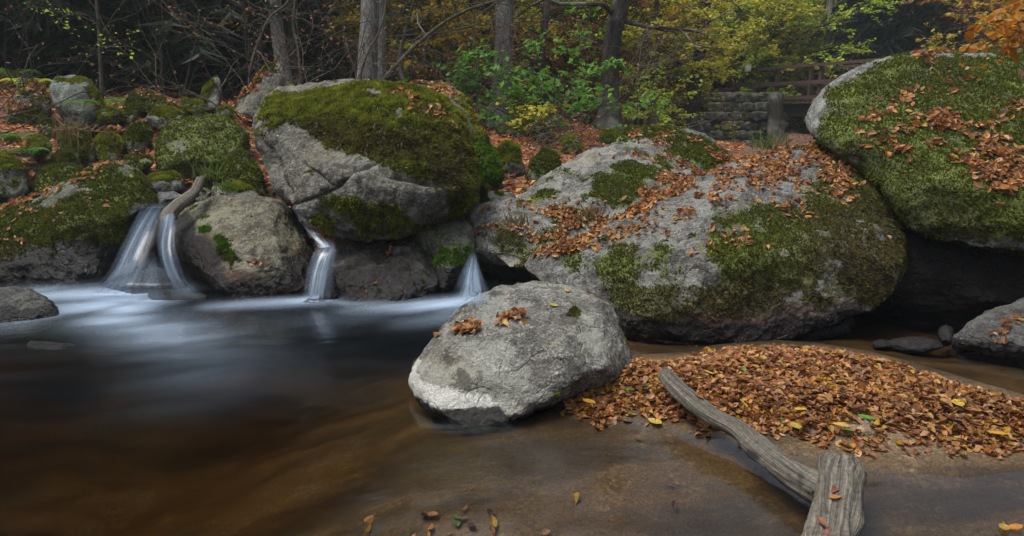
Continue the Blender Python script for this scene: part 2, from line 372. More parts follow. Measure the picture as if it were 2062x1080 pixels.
BANK += [(-4, 6.2, .75), (-7, 5.5, 1.4), (-12, 5, 3.2), (-25, 12, 12), (-12, 24, 6.5), (-5, 26, 5.2), (-20, 45, 18), (0, 32, 5.0), (0, 50, 13), (-5, 80, 26), (6, 36, 4.2), (8, 50, 7),
         (2.5, 7.5, .55), (5, 8, .5), (6, 14, .6), (9, 22, .8), (14, 35, 1.6), (22, 60, 3.0), (30, 100, 9), (5, 6.4, .4), (9, 6, 1.2), (14, 12, 1.8), (22, 25, 2.6), (40, 50, 9), (15, 3, 3), (40, 10, 14),
         (-1, 6.3, .42), (0.5, 6.4, .42), (-15, 0, 4), (15, -3, 3.5), (-60, 60, 40), (60, 90, 30), (0, 110, 38), (-60, 0, 25), (60, 0, 25)]
BANK = np.array(BANK)
def _k(a, b): return np.hypot(a[:, None, 0] - b[None, :, 0], a[:, None, 1] - b[None, :, 1])
_A = np.zeros((len(BANK) + 3,) * 2); _A[:-3, :-3] = _k(BANK, BANK) + 0.0 * np.eye(len(BANK)); _A[:-3, -3] = 1; _A[:-3, -2:] = BANK[:, :2]; _A[-3:, :-3] = _A[:-3, -3:].T
_wts = np.linalg.solve(_A, np.concatenate([BANK[:, 2], [0, 0, 0]]))
def H(x, y):
    x = np.atleast_1d(np.asarray(x, float)); y = np.atleast_1d(np.asarray(y, float)); sh = x.shape
    xf, yf = x.ravel(), y.ravel(); q = np.stack([xf, yf], -1)
    zb = _k(q, BANK) @ _wts[:-3] + _wts[-3] + q @ _wts[-2:]
    P3 = np.stack([xf, yf, 0 * xf], -1)
    zb = zb + 0.07 * fbm(P3 * 0.9, 4) + sstep(10, 30, yf) * 0.4 * fbm(P3 * 0.25 + 9, 3)
    sd = poly_sd(BAR, xf, yf)
    n = fbm(P3 * 1.7 + 5, 3)
    inside = 0.075 * sstep(0, 0.45, sd) + 0.02 * n * sstep(0, .2, sd) + 0.012
    d = np.maximum(-sd, 0)
    slope = 0.13 + 0.16 * sstep(0.5, -1.0, xf)
    bed = 0.012 - np.minimum(0.62, slope * d + 0.02 * sstep(0, .1, d)) + 0.05 * n * sstep(0.1, 1, d)
    pool = np.where(sd > 0, inside, bed)
    yb = 5.75 + 0.75 * sstep(-1.2, -2.0, xf); side = np.maximum(np.abs(xf - 0.2) - 5.2, 0)
    t = sstep(0, 0.7, np.maximum(yf - yb, side * 0.8))
    return (pool * (1 - t) + np.maximum(zb, pool) * t).reshape(sh)
def graded(segs):
    out = [segs[0][0]]
    for a, b, st in segs:
        n = max(1, int(round((b - a) / st))); out += list(a + (b - a) * np.arange(1, n + 1) / n)
    return np.array(out)
gx = graded([(-90, -30, 6), (-30, -8, 0.7), (-8, -3, 0.12), (-3, 0.1, 0.06), (0.1, 4, 0.025), (4, 8, 0.12), (8, 30, 0.7), (30, 90, 6)])
gy = graded([(-12, 0, 1.0), (0, 1.6, 0.1), (1.6, 4.4, 0.025), (4.4, 8, 0.08), (8, 16, 0.16), (16, 40, 0.5), (40, 130, 3)])
GX, GY = np.meshgrid(gx, gy); GZ = H(GX, GY)
nx, ny = len(gx), len(gy)
ii = (np.arange(ny - 1)[:, None] * nx + np.arange(nx - 1)[None]).ravel()
GQ = np.stack([ii, ii + 1, ii + nx + 1, ii + nx], -1)
litter = sstep(5.6, 6.3, np.maximum(GY, np.abs(GX - .2) + 0.6)).ravel()
wet = sstep(0.05, 0.0, GZ).ravel()
obj('ground', mesh_np('ground', np.stack([GX, GY, GZ], -1).reshape(-1, 3), [GQ], True, {'litter': litter, 'wet': wet}), GROUND, kind='structure', label='sandy stream bed rising into leaf strewn forest banks', cat='ground')

# ------------------------------------------------------------------ rocks
_ico = {}
def ico(n):
    if n not in _ico:
        bm = bmesh.new(); bmesh.ops.create_icosphere(bm, subdivisions=n, radius=1.0)
        _ico[n] = (np.array([v.co[:] for v in bm.verts]), np.array([[v.index for v in f.verts] for f in bm.faces])); bm.free()
    return _ico[n]
def blobs(px, py, lst):
    m = np.zeros(len(px))
    for b in lst:
        x, y, rx, ry = b[:4]; a = math.radians(b[4]) if len(b) > 4 else 0; s = b[5] if len(b) > 5 else 1.0
        dx, dy = px - x, py - y
        u = (dx * math.cos(a) + dy * math.sin(a)) / rx; v = (-dx * math.sin(a) + dy * math.cos(a)) / ry
        e = s * np.exp(-((u * u + v * v) ** 1.5) * 0.7)
        m = np.maximum(m, e) if s > 0 else m + e
    return m
ROCKS = {}
def rock(key, name, label, outline, contact=None, s0=None, tilt=0.6, front=0.5, back=0.6, q=0.75, sub=6, amp=0.05, nscale=1.6, ridge=0.02, facets=6, seed=0,
         bumps=(), moss=(), mossup=0.0, moss0=-0.1, mossn=0.5, oldmoss=(), pale=(), rust=(), wetz=0.05, wet=(), tint=(1, 1, 1), cat='boulder', tufts=0, tuft=0.02, tcol=0, group=None, carve=(), paleband=False):
    r = np.random.default_rng(seed + 100)
    O = np.asarray(outline, float)
    A = O - 0; area = 0.5 * np.sum(A[:, 0] * np.roll(A[:, 1], -1) - np.roll(A[:, 0], -1) * A[:, 1])
    cx = np.sum((A[:, 0] + np.roll(A[:, 0], -1)) * (A[:, 0] * np.roll(A[:, 1], -1) - np.roll(A[:, 0], -1) * A[:, 1])) / (6 * area)
    cy = np.sum((A[:, 1] + np.roll(A[:, 1], -1)) * (A[:, 0] * np.roll(A[:, 1], -1) - np.roll(A[:, 0], -1) * A[:, 1])) / (6 * area)
    th = np.linspace(-math.pi, math.pi, 721); dx, dy = np.cos(th), np.sin(th); R = np.zeros(721)
    for (x0, y0), (x1, y1) in zip(O, np.roll(O, -1, 0)):
        ex, ey = x1 - x0, y1 - y0; den = dx * ey - dy * ex
        den = np.where(np.abs(den) < 1e-9, 1e-9, den)
        t = ((x0 - cx) * ey - (y0 - cy) * ex) / den; u = ((x0 - cx) * dy - (y0 - cy) * dx) / den
        R = np.where((t > 0) & (u >= -1e-6) & (u <= 1 + 1e-6), np.maximum(R, t), R)
    k = np.ones(13) / 13; R = np.convolve(np.concatenate([R[:-1], R[:-1], R[:-1]]), k, 'same')[720:1440]; R = np.append(R, R[0])
    hh = (O[:, 1].max() - O[:, 1].min()) / 2
    def fdepth(px, py):
        ex = px - cx; ey = py - cy; rr = np.hypot(ex, ey) / np.interp(np.arctan2(ey, ex), th, R)
        pr = np.sqrt(np.clip(1 - rr * rr, 0, 1)) ** q
        return tilt * (cy - py) / hh * 0.5 - front * pr - sum((b[4] * np.exp(-(((px - b[0]) / b[2]) ** 2 + ((py - b[1]) / b[3]) ** 2)) for b in bumps), 0.0)
    if contact is not None:
        px, py, zc = contact
        s0 = float(plane_s(px, py, zc) - fdepth(np.array(float(px)), np.array(float(py))))
    S, Fc = ico(sub)
    # spin the sphere so its pattern differs
    theta = np.arctan2(S[:, 2] * -1, S[:, 0]); rho = np.hypot(S[:, 0], S[:, 2])
    Rt = np.interp(theta, th, R); px = cx + np.cos(theta) * rho * Rt; py = cy + np.sin(theta) * rho * Rt
    yy = S[:, 1]; fr = yy < 0
    s = np.where(fr, s0 + fdepth(px, py), s0 + tilt * (cy - py) / hh * 0.5 + back * np.abs(yy) ** q)
    V = at(px, py, s)
    ctr = V.mean(0); ext = V.max(0) - V.min(0); size = float(np.cbrt(ext.prod()))
    # flattened facets
    for _ in range(facets):
        n = r.normal(size=3); n[1] = -abs(n[1]) - 0.2; n /= np.linalg.norm(n)
        h = (V - ctr) @ n; m = h.max() * r.uniform(0.72, 0.93); ov = np.maximum(h - m, 0)
        V = V - (ov * 0.75)[:, None] * n
    N = vnormals(V, Fc)
    if np.sum(N * (V - ctr)) < 0: Fc = Fc[:, ::-1]; N = -N
    Q = V / size * nscale + seed * 3.17
    D = amp * size * (fbm(Q, 4, 0.5)) + ridge * size * fbm(Q * 2.3 + 40, 4, 0.55, True) + 0.006 * size * fbm(Q * 14, 3, .6)
    for (x, y, rx, ry, a, dep) in carve:                      # carved grooves or ledges (pixels, angle, metres)
        a = math.radians(a); u = (px - x) * math.cos(a) + (py - y) * math.sin(a); v = -(px - x) * math.sin(a) + (py - y) * math.cos(a)
        wv = v + 6 * fbm(Q * 5 + 3, 2)
        D = D - fr * dep * np.exp(-(u / rx) ** 4) * np.exp(-np.abs(wv / ry))
    V = V + N * D[:, None]
    N = vnormals(V, Fc)
    qx, qy, _ = project(V)
    nz = fbm(V / size * 5 + seed, 5, .6)
    fx, fy = qx, qy
    ms = moss0 + mossup * np.clip(N[:, 2], -0.2, 1) + mossn * nz * 0.6 + np.where(fr, blobs(fx, fy, moss), 0.0)
    om = np.where(fr, blobs(fx, fy, oldmoss), 0.0) + 0.25 * nz
    pl = np.where(fr, blobs(fx, fy, pale), 0.0) + 0.2 * nz * (len(pale) > 0)
    if paleband:
        top_ = np.interp(fx, [820, 880, 960, 1040], [.12, .10, .07, .045]) + .02 * nz
        pl = np.maximum(pl, fr * sstep(.036, .046, V[:, 2] + .010 * nz) * sstep(top_ + .07, top_ - .03, V[:, 2]) * sstep(1060, 980, fx) * .95)
    ru = np.where(fr, blobs(fx, fy, rust), 0.0)
    wt = sstep(wetz + 0.03, wetz - 0.02, V[:, 2] + 0.03 * nz) + np.where(fr, blobs(fx, fy, wet), 0.0)
    ms = np.clip(ms, 0, 1) * (1 - sstep(0.3, 0.8, wt) * 0.8)
    me = mesh_np(name, V, [Fc], True, {'moss': ms, 'oldmoss': np.clip(om, 0, 1), 'pale': np.clip(pl, 0, 1), 'rust': ru, 'wet': np.clip(wt, 0, 1)})
    o = obj(name, me, ROCK, label=label, cat=cat, color=tint, group=group)
    # Fc may be reversed: faces for scattering
    ROCKS[key] = dict(V=V, F=Fc, N=N, px=qx, py=qy, front=fr, moss=ms, old=om, obj=o)
    if tufts: add_tufts(ROCKS[key], o, tufts, tuft, r, tcol)
    return o
def tri_sample(V, F, w, n, r):
    a = np.linalg.norm(np.cross(V[F[:, 1]] - V[F[:, 0]], V[F[:, 2]] - V[F[:, 0]]), axis=1) * w
    if a.sum() <= 0: return np.zeros((0, 3)), np.zeros(0, int)
    c = np.cumsum(a); i = np.minimum(np.searchsorted(c, r.random(n) * c[-1]), len(F) - 1)
    u, v = r.random(n), r.random(n); f = u + v > 1; u[f] = 1 - u[f]; v[f] = 1 - v[f]
    return V[F[i, 0]] + u[:, None] * (V[F[i, 1]] - V[F[i, 0]]) + v[:, None] * (V[F[i, 2]] - V[F[i, 0]]), i
def add_tufts(R, parent, n, size, r, tcol=0):
    V, F = R['V'], R['F']
    m = R['moss'][F].mean(1); fr = R['front'][F].any(1) | (R['N'][F][:, :, 2].mean(1) > 0.3)
    w = sstep(0.30, 0.62, m + .35 * fbm(V[F[:, 0]] * 7, 4, .6)) * fr
    P, i = tri_sample(V, F, w, n, r)
    if len(P) == 0: return
    N = R['N'][F[i, 0]]; old = np.clip(R['old'][F[i, 0]], 0, 1)
    n = len(P); nb = 2
    P = np.repeat(P, nb, 0); N = np.repeat(N, nb, 0); old = np.repeat(old, nb)
    clump = fbm(P * 9, 3); cl2 = perlin(P * 38)
    d = r.normal(size=P.shape) * 0.75 + N * 1.0 + np.array([0, 0, -0.15]); d /= np.linalg.norm(d, axis=1)[:, None]
    sd = np.cross(d, r.normal(size=P.shape)); sd /= np.linalg.norm(sd, axis=1)[:, None]
    L = size * r.uniform(0.5, 1.3, len(P)) * (1 + 0.5 * clump)
    a = P - N * 0.004 + sd * (L * 0.30)[:, None]; b = P - N * 0.004 - sd * (L * 0.30)[:, None]; c = P + d * L[:, None]
    VV = np.stack([a, b, c], 1).reshape(-1, 3); TT = np.arange(len(VV)).reshape(-1, 3)
    t = np.clip(0.45 + 0.55 * clump + 0.25 * cl2 + 0.15 * r.normal(size=len(P)), 0, 1)[:, None]
    g0, g1 = np.array([.036, .044, .009]), np.array([.31, .34, .04])
    if tcol == 1: g0, g1 = np.array([.022, .036, .008]), np.array([.155, .175, .028])
    if tcol == 2: g0, g1 = np.array([.020, .055, .006]), np.array([.13, .26, .02])
    col = g0 * (1 - t) + g1 * t
    co = np.array([.022, .018, .008]) * (1 - t) + np.array([.15, .13, .05]) * t
    o_ = old[:, None]; col = col * (1 - o_) + co * o_
    obj('moss', mesh_np('moss', VV, [TT], False, cols={'col': np.repeat(col, 3, 0)}), TUFT, parent, kind='stuff')

# ---- the big boulders round the pool
rock('A', 'boulder', 'huge boulder with bare grey face and thick moss cap behind the middle cascade',
     [(497, 290), (508, 262), (525, 230), (545, 190), (600, 176), (640, 163), (700, 155), (760, 165), (830, 172), (890, 195), (935, 225), (950, 270), (960, 340), (960, 400), (945, 430), (890, 440), (850, 462), (800, 485), (740, 490), (680, 478), (640, 450), (600, 425), (575, 405), (545, 375), (515, 335)],
     s0=6.1, tilt=0.9, front=0.62, back=0.9, q=0.55, sub=8, amp=0.035, ridge=0.012, facets=5, seed=1, bumps=[(730, 420, 170, 60, 0.12), (540, 330, 40, 70, -0.15), (820, 430, 80, 25, -0.12)],
     moss=[(700, 205, 190, 62, 4, 1.0), (860, 260, 90, 100, 0, 1.0), (930, 350, 34, 130, 0, 1.0), (640, 225, 130, 60, 8, 1.0), (745, 265, 180, 50, 10, 1.0), (700, 410, 45, 26, 0, .75), (780, 440, 90, 36, 0, .75), (645, 455, 30, 24, 0, .9), (630, 315, 95, 26, 28, -.5), (680, 360, 150, 26, 8, -1.0), (590, 285, 34, 40, 0, -0.9), (705, 160, 18, 9, 0, -.9), (620, 172, 30, 8, 0, -.7), (805, 228, 9, 14, 0, -.8), (750, 185, 26, 7, 15, -.8)],
     mossup=0.15, moss0=-0.02, oldmoss=[(760, 290, 190, 34, 8, .95), (905, 350, 50, 110, 0, .9), (780, 440, 90, 36, 0, .5)], tint=(.66, .64, .58), tufts=42000, tuft=0.026,
     carve=[(720, 350, 150, 4, -26, .05), (840, 365, 75, 7, 6, .10), (560, 345, 60, 9, 68, .10), (640, 350, 40, 4, 35, .04)])
rock('G', 'boulder', 'broad leaf strewn boulder in the middle right with undercut belly over dark water',
     [(1040, 520), (1070, 505), (1180, 470), (1270, 420), (1380, 362), (1480, 322), (1580, 300), (1650, 289), (1720, 291), (1765, 315), (1800, 372), (1822, 470), (1816, 545), (1785, 605), (1700, 655), (1600, 690), (1500, 706), (1400, 712), (1300, 706), (1245, 660), (1190, 610), (1110, 585), (1060, 560)],
     contact=(1400, 703, 0.0), tilt=1.9, front=0.62, back=0.7, q=0.62, sub=8, amp=0.03, ridge=0.014, facets=4, seed=2, bumps=[(1450, 520, 260, 55, 0.22), (1500, 690, 300, 50, -0.25)],
     moss=[(1560, 490, 150, 60, -8, 1), (1720, 400, 95, 100, 0, 1), (1700, 520, 150, 110, 0, .9), (1360, 605, 190, 40, -8, .9), (1480, 570, 200, 60, 0, .6), (1300, 520, 110, 40, -10, .45), (1150, 520, 60, 30, 0, .35), (1810, 420, 22, 90, 0, .8), (1680, 330, 90, 30, 0, .3), (1330, 440, 120, 30, -25, -.7), (1520, 668, 220, 22, -6, -.5), (1640, 590, 70, 24, -20, .5), (1430, 385, 100, 22, -22, -.7)],
     moss0=-.02, mossn=1.2, oldmoss=[(1740, 520, 150, 120, 0, 1.0), (1360, 620, 190, 40, -8, .6), (1520, 620, 300, 60, 0, .95)], tint=(.76, .76, .75), tufts=42000, tuft=0.017, tcol=1, wetz=0.13,
     rust=[(1460, 655, 330, 55, -5, .75), (1720, 600, 90, 50, -30, .6)])
rock('F', 'boulder', 'pale lichened boulder with dark moss patches left of the broad leafy boulder',
     [(932, 455), (955, 425), (1040, 408), (1080, 372), (1130, 335), (1190, 308), (1245, 291), (1310, 294), (1370, 318), (1410, 345), (1440, 400), (1350, 470), (1240, 540), (1130, 590), (1040, 605), (990, 598), (960, 560), (942, 505)],
     contact=(1010, 598, 0.0), tilt=1.9, front=0.45, back=0.55, q=0.7, sub=7, amp=0.04, ridge=0.02, facets=4, seed=3, bumps=[(1220, 370, 90, 60, 0.16), (990, 460, 60, 50, 0.18)],
     moss=[(1260, 365, 85, 40, -12, .85), (1330, 340, 50, 26, 0, .7), (1145, 435, 32, 18, 0, .9), (1105, 478, 45, 16, -10, .7), (1000, 480, 70, 34, 0, .55), (1100, 390, 40, 18, -20, .5), (960, 530, 40, 50, 0, .55), (1190, 330, 60, 14, -30, -.6), (1270, 300, 30, 8, 0, .4), (1090, 520, 60, 26, 0, .5)], moss0=-.02, mossn=.9,
     oldmoss=[(1000, 500, 90, 60, 0, .5)], tint=(.84, .84, .81), tufts=16000, tuft=0.017, tcol=1, wetz=0.12)
rock('E', 'boulder', 'rounded pale granite boulder in the foreground pool with a white band at the waterline',
     [(822, 765), (838, 735), (862, 695), (905, 640), (950, 603), (1000, 582), (1060, 571), (1130, 572), (1190, 583), (1232, 612), (1262, 665), (1282, 715), (1278, 770), (1220, 815), (1120, 850), (1020, 872), (930, 866), (860, 822)],
     contact=(965, 836, 0.06), tilt=0.85, front=0.42, back=0.40, q=0.66, sub=7, amp=0.035, ridge=0.018, facets=5, seed=4, bumps=[(1120, 700, 120, 80, 0.06), (1010, 630, 110, 50, -0.04)],
     moss=[(1150, 640, 70, 26, -10, .42), (1240, 640, 26, 20, 0, .4), (1100, 665, 30, 26, 0, .35)], moss0=-.3, mossn=.6, oldmoss=[(1150, 640, 120, 60, 0, .4)],
     pale=[(1000, 720, 90, 40, 0, .3)], paleband=True, wetz=0.030, tint=(.92, .91, .86), tufts=1500, tuft=0.012)
rock('I', 'boulder', 'enormous green mossy boulder overhanging a dark hollow beneath the leafy branch',
     [(1612, 245), (1635, 205), (1680, 165), (1745, 132), (1830, 112), (1920, 106), (2010, 108), (2090, 108), (2230, 125), (2380, 240), (2420, 380), (2350, 500), (2200, 540), (2062, 522), (1960, 512), (1890, 495), (1830, 470), (1790, 420), (1740, 360), (1690, 320), (1645, 298), (1618, 280)],
     s0=5.9, tilt=1.7, front=1.0, back=1.5, q=0.65, sub=7, amp=0.03, ridge=0.01, facets=3, seed=5, bumps=[(2000, 420, 260, 70, .25), (2000, 300, 250, 60, -.06)],
     moss=[(1900, 200, 240, 90, 0, 1), (1800, 230, 150, 80, 0, 1), (2050, 380, 300, 120, 0, 1), (1860, 380, 130, 90, 20, .9), (1635, 225, 16, 50, 15, -.8), (1720, 145, 60, 8, -25, -.7), (1900, 108, 120, 7, 0, -.6)], moss0=.02, mossup=.25, mossn=.75,
     oldmoss=[(1960, 480, 160, 34, 8, .5)], tint=(.9, .92, .95), tufts=60000, tuft=0.019, tcol=1)
rock('J', 'boulder', 'wet rock coloured black for the shade deep in the hollow under the enormous mossy boulder', [(1700, 470), (1850, 420), (2000, 430), (2200, 430), (2350, 540), (2300, 660), (2100, 670), (1900, 660), (1780, 650), (1700, 600)],
     contact=(1900, 628, 0.0), tilt=.3, front=.3, back=.6, sub=6, seed=6, tint=(.2, .19, .19), wetz=.5, rust=[(1950, 600, 200, 90, 0, .6)])  # near-black tint and rust mask put the hollow's shade into the colour
rock('H', 'boulder', 'low rear boulder with leaf covered mossy top below the timber bridge', [(1236, 290), (1258, 262), (1300, 254), (1350, 253), (1400, 264), (1445, 285), (1472, 318), (1460, 345), (1380, 360), (1290, 350), (1240, 320)],
     s0=7.6, tilt=.9, front=.4, back=.5, sub=7, seed=7, moss=[(1300, 265, 60, 16, 0, .8), (1400, 305, 60, 30, 20, .8), (1250, 280, 24, 20, 0, .5)], moss0=.1, tint=(.8, .82, .8), tufts=7000, tuft=.028, tcol=1)
rock('B', 'boulder', 'tan and grey boulder with reddish wet base between the left and middle cascades',
     [(352, 452), (372, 425), (405, 408), (435, 396), (500, 394), (560, 404), (592, 428), (622, 468), (642, 510), (640, 580), (590, 622), (490, 632), (415, 612), (380, 575), (366, 520), (355, 480)],
     contact=(480, 600, 0.0), tilt=.7, front=.5, back=.6, q=.62, sub=7, amp=.04, ridge=.016, facets=5, seed=8, bumps=[(520, 470, 70, 60, .08)],
     moss=[(450, 502, 44, 26, 35, .75), (408, 455, 26, 40, -20, .7), (440, 435, 34, 20, 0, .35), (460, 545, 50, 26, 0, .4)], moss0=-.25, mossn=.6, rust=[(400, 520, 50, 55, 10, 1), (470, 570, 110, 28, 8, .9), (610, 540, 34, 40, 0, .9)], oldmoss=[(450, 545, 60, 30, 0, .8)],
     wet=[(395, 540, 55, 70, 0, 1), (610, 560, 40, 50, 0, 1), (370, 470, 26, 50, 0, 1), (500, 592, 130, 20, 0, 1)], tint=(.74, .70, .53), tufts=3500, tuft=.016, tcol=2, wetz=.12)
rock('C', 'boulder', 'dark wet low rock sprinkled with leaves beside the middle cascade', [(668, 540), (678, 505), (700, 488), (760, 482), (830, 484), (862, 500), (882, 535), (890, 575), (885, 620), (820, 640), (740, 642), (690, 630), (668, 585)],
     contact=(780, 607, 0.0), tilt=.75, front=.32, back=.4, q=.6, sub=7, amp=.05, ridge=.05, facets=4, seed=9, moss=[(845, 560, 22, 26, 40, .8), (740, 487, 70, 8, 0, .5)], moss0=-.35, wet=[(770, 550, 170, 110, 0, .6)], tint=(.85, .80, .76), tufts=1800, tuft=.013, tcol=2, wetz=.15)
rock('D', 'boulder', 'small olive grey boulder wedged between the wet low rock and the right cascade', [(826, 478), (846, 445), (885, 429), (928, 432), (948, 455), (952, 520), (940, 580), (905, 600), (880, 585), (868, 520)],
     contact=(905, 590, 0.0), tilt=.5, front=.3, back=.4, sub=6, amp=.05, seed=10, moss=[(905, 514, 40, 22, -20, .75), (880, 470, 50, 40, 0, .3)], moss0=-.1, tint=(.55, .56, .45), tufts=1800, tuft=.016, tcol=2, wetz=.18)
rock('S', 'boulder', 'long mossy slab boulder with scattered leaves left of the left cascade',
     [(-160, 470), (-60, 420), (60, 395), (130, 360), (190, 335), (250, 322), (285, 345), (325, 408), (305, 425), (282, 440), (262, 490), (215, 560), (120, 600), (-20, 610), (-150, 590)],
     contact=(60, 562, 0.02), tilt=.9, front=.5, back=.7, q=.6, sub=7, amp=.035, ridge=.02, facets=5, seed=11, bumps=[(120, 450, 140, 36, .1)], moss=[(230, 370, 80, 40, 20, .8), (60, 480, 140, 70, 0, .9), (280, 390, 40, 26, 30, .9), (110, 405, 60, 14, -20, -.7), (180, 460, 120, 60, -10, .9), (60, 530, 160, 40, 0, .8)], moss0=.2, mossn=.7, tint=(.5, .5, .45), wet=[(160, 520, 170, 45, 0, .75), (60, 560, 200, 36, 0, 1), (270, 450, 22, 60, 20, .8)], tufts=24000, tuft=.022, tcol=1, wetz=.16, oldmoss=[(180, 480, 90, 40, 0, .4), (100, 540, 200, 50, 0, .8)])
rock('K', 'boulder', 'smooth grey stone at the right edge beside the shallow backwater', [(1922, 692), (1958, 652), (2005, 618), (2062, 596), (2160, 590), (2260, 640), (2270, 730), (2160, 775), (2050, 765), (1970, 738), (1930, 715)],
     contact=(2030, 733, 0.0), tilt=.55, front=.25, back=.35, sub=7, amp=.035, seed=12, moss=[(1990, 650, 40, 20, -40, .35)], moss0=-.2, tint=(.42, .42, .42), wetz=.07)
rock('M', 'boulder', 'dark rounded rock standing in the foamy water at the left edge', [(-70, 600), (-20, 585), (20, 581), (60, 584), (90, 600), (120, 632), (126, 650), (90, 670), (0, 680), (-70, 670)],
     contact=(40, 652, 0.0), tilt=.4, front=.18, back=.25, q=.6, sub=7, amp=.04, ridge=.04, seed=13, moss0=-.05, moss=[(50, 600, 60, 14, 0, .25)], tint=(.36, .37, .38), wetz=.06, wet=[(40, 630, 90, 40, 0, .35)])
# ---- small stones in and at the water
for k, (ol, ct, lab, tn) in enumerate([
    ([(50, 695), (62, 686), (80, 688), (110, 690), (150, 694), (160, 702), (110, 708), (60, 706)], (90, 703, 0), 'small flat dark stone barely above the water below the dark rounded rock', (.35, .35, .38)),
    ([(605, 610), (620, 603), (645, 602), (664, 609), (650, 618), (615, 618)], (635, 612, 0), 'small black stone at the foot of the middle cascade', (.3, .3, .33)),
    ([(276, 592), (300, 582), (360, 584), (415, 592), (420, 602), (350, 612), (290, 612)], (340, 605, 0), 'flat dark slab stone washed over at the foot of the left cascade', (.32, .33, .36)),
    ([(192, 578), (215, 548), (260, 528), (300, 524), (335, 545), (372, 572), (385, 596), (330, 610), (230, 610)], (290, 592, 0), 'rounded black stone under the veil of the left cascade', (.30, .31, .34)),
    ([(1890, 678), (1893, 660), (1905, 655), (1918, 660), (1924, 680), (1915, 697), (1897, 697)], (1907, 694, 0), 'small upright egg shaped cobble in the shallow backwater', (.5, .5, .48)),
    ([(1785, 690), (1815, 679), (1860, 677), (1895, 686), (1905, 700), (1860, 710), (1800, 708)], (1850, 702, 0), 'long low grey stone beside the egg shaped cobble', (.5, .46, .46)),
    ([(1755, 690), (1770, 683), (1790, 686), (1795, 698), (1775, 703), (1758, 700)], (1775, 698, 0), 'small round stone at the end of the long low stone', (.42, .40, .40)),
    ([(1322, 1000 - 245), (1335, 748), (1352, 750), (1360, 760), (1345, 768), (1328, 766)], (1340, 764, .09), 'flat grey pebble among leaves at the tip of the driftwood', (.7, .7, .66)),
    ([(640, 560), (655, 545), (675, 555), (682, 590), (670, 615), (645, 612)], (662, 605, 0), 'narrow wet stone splitting the middle cascade', (.35, .34, .36)),
    ]):
    rock('st%d' % k, 'stone', lab, ol, contact=ct, tilt=.12 if k != 3 else .35, front=.07 if k != 3 else .22, back=.1, sub=6 if k == 3 else 5, seed=20 + k, tint=tn, cat='stone', wetz=.3, facets=3, ridge=.03, amp=.05)
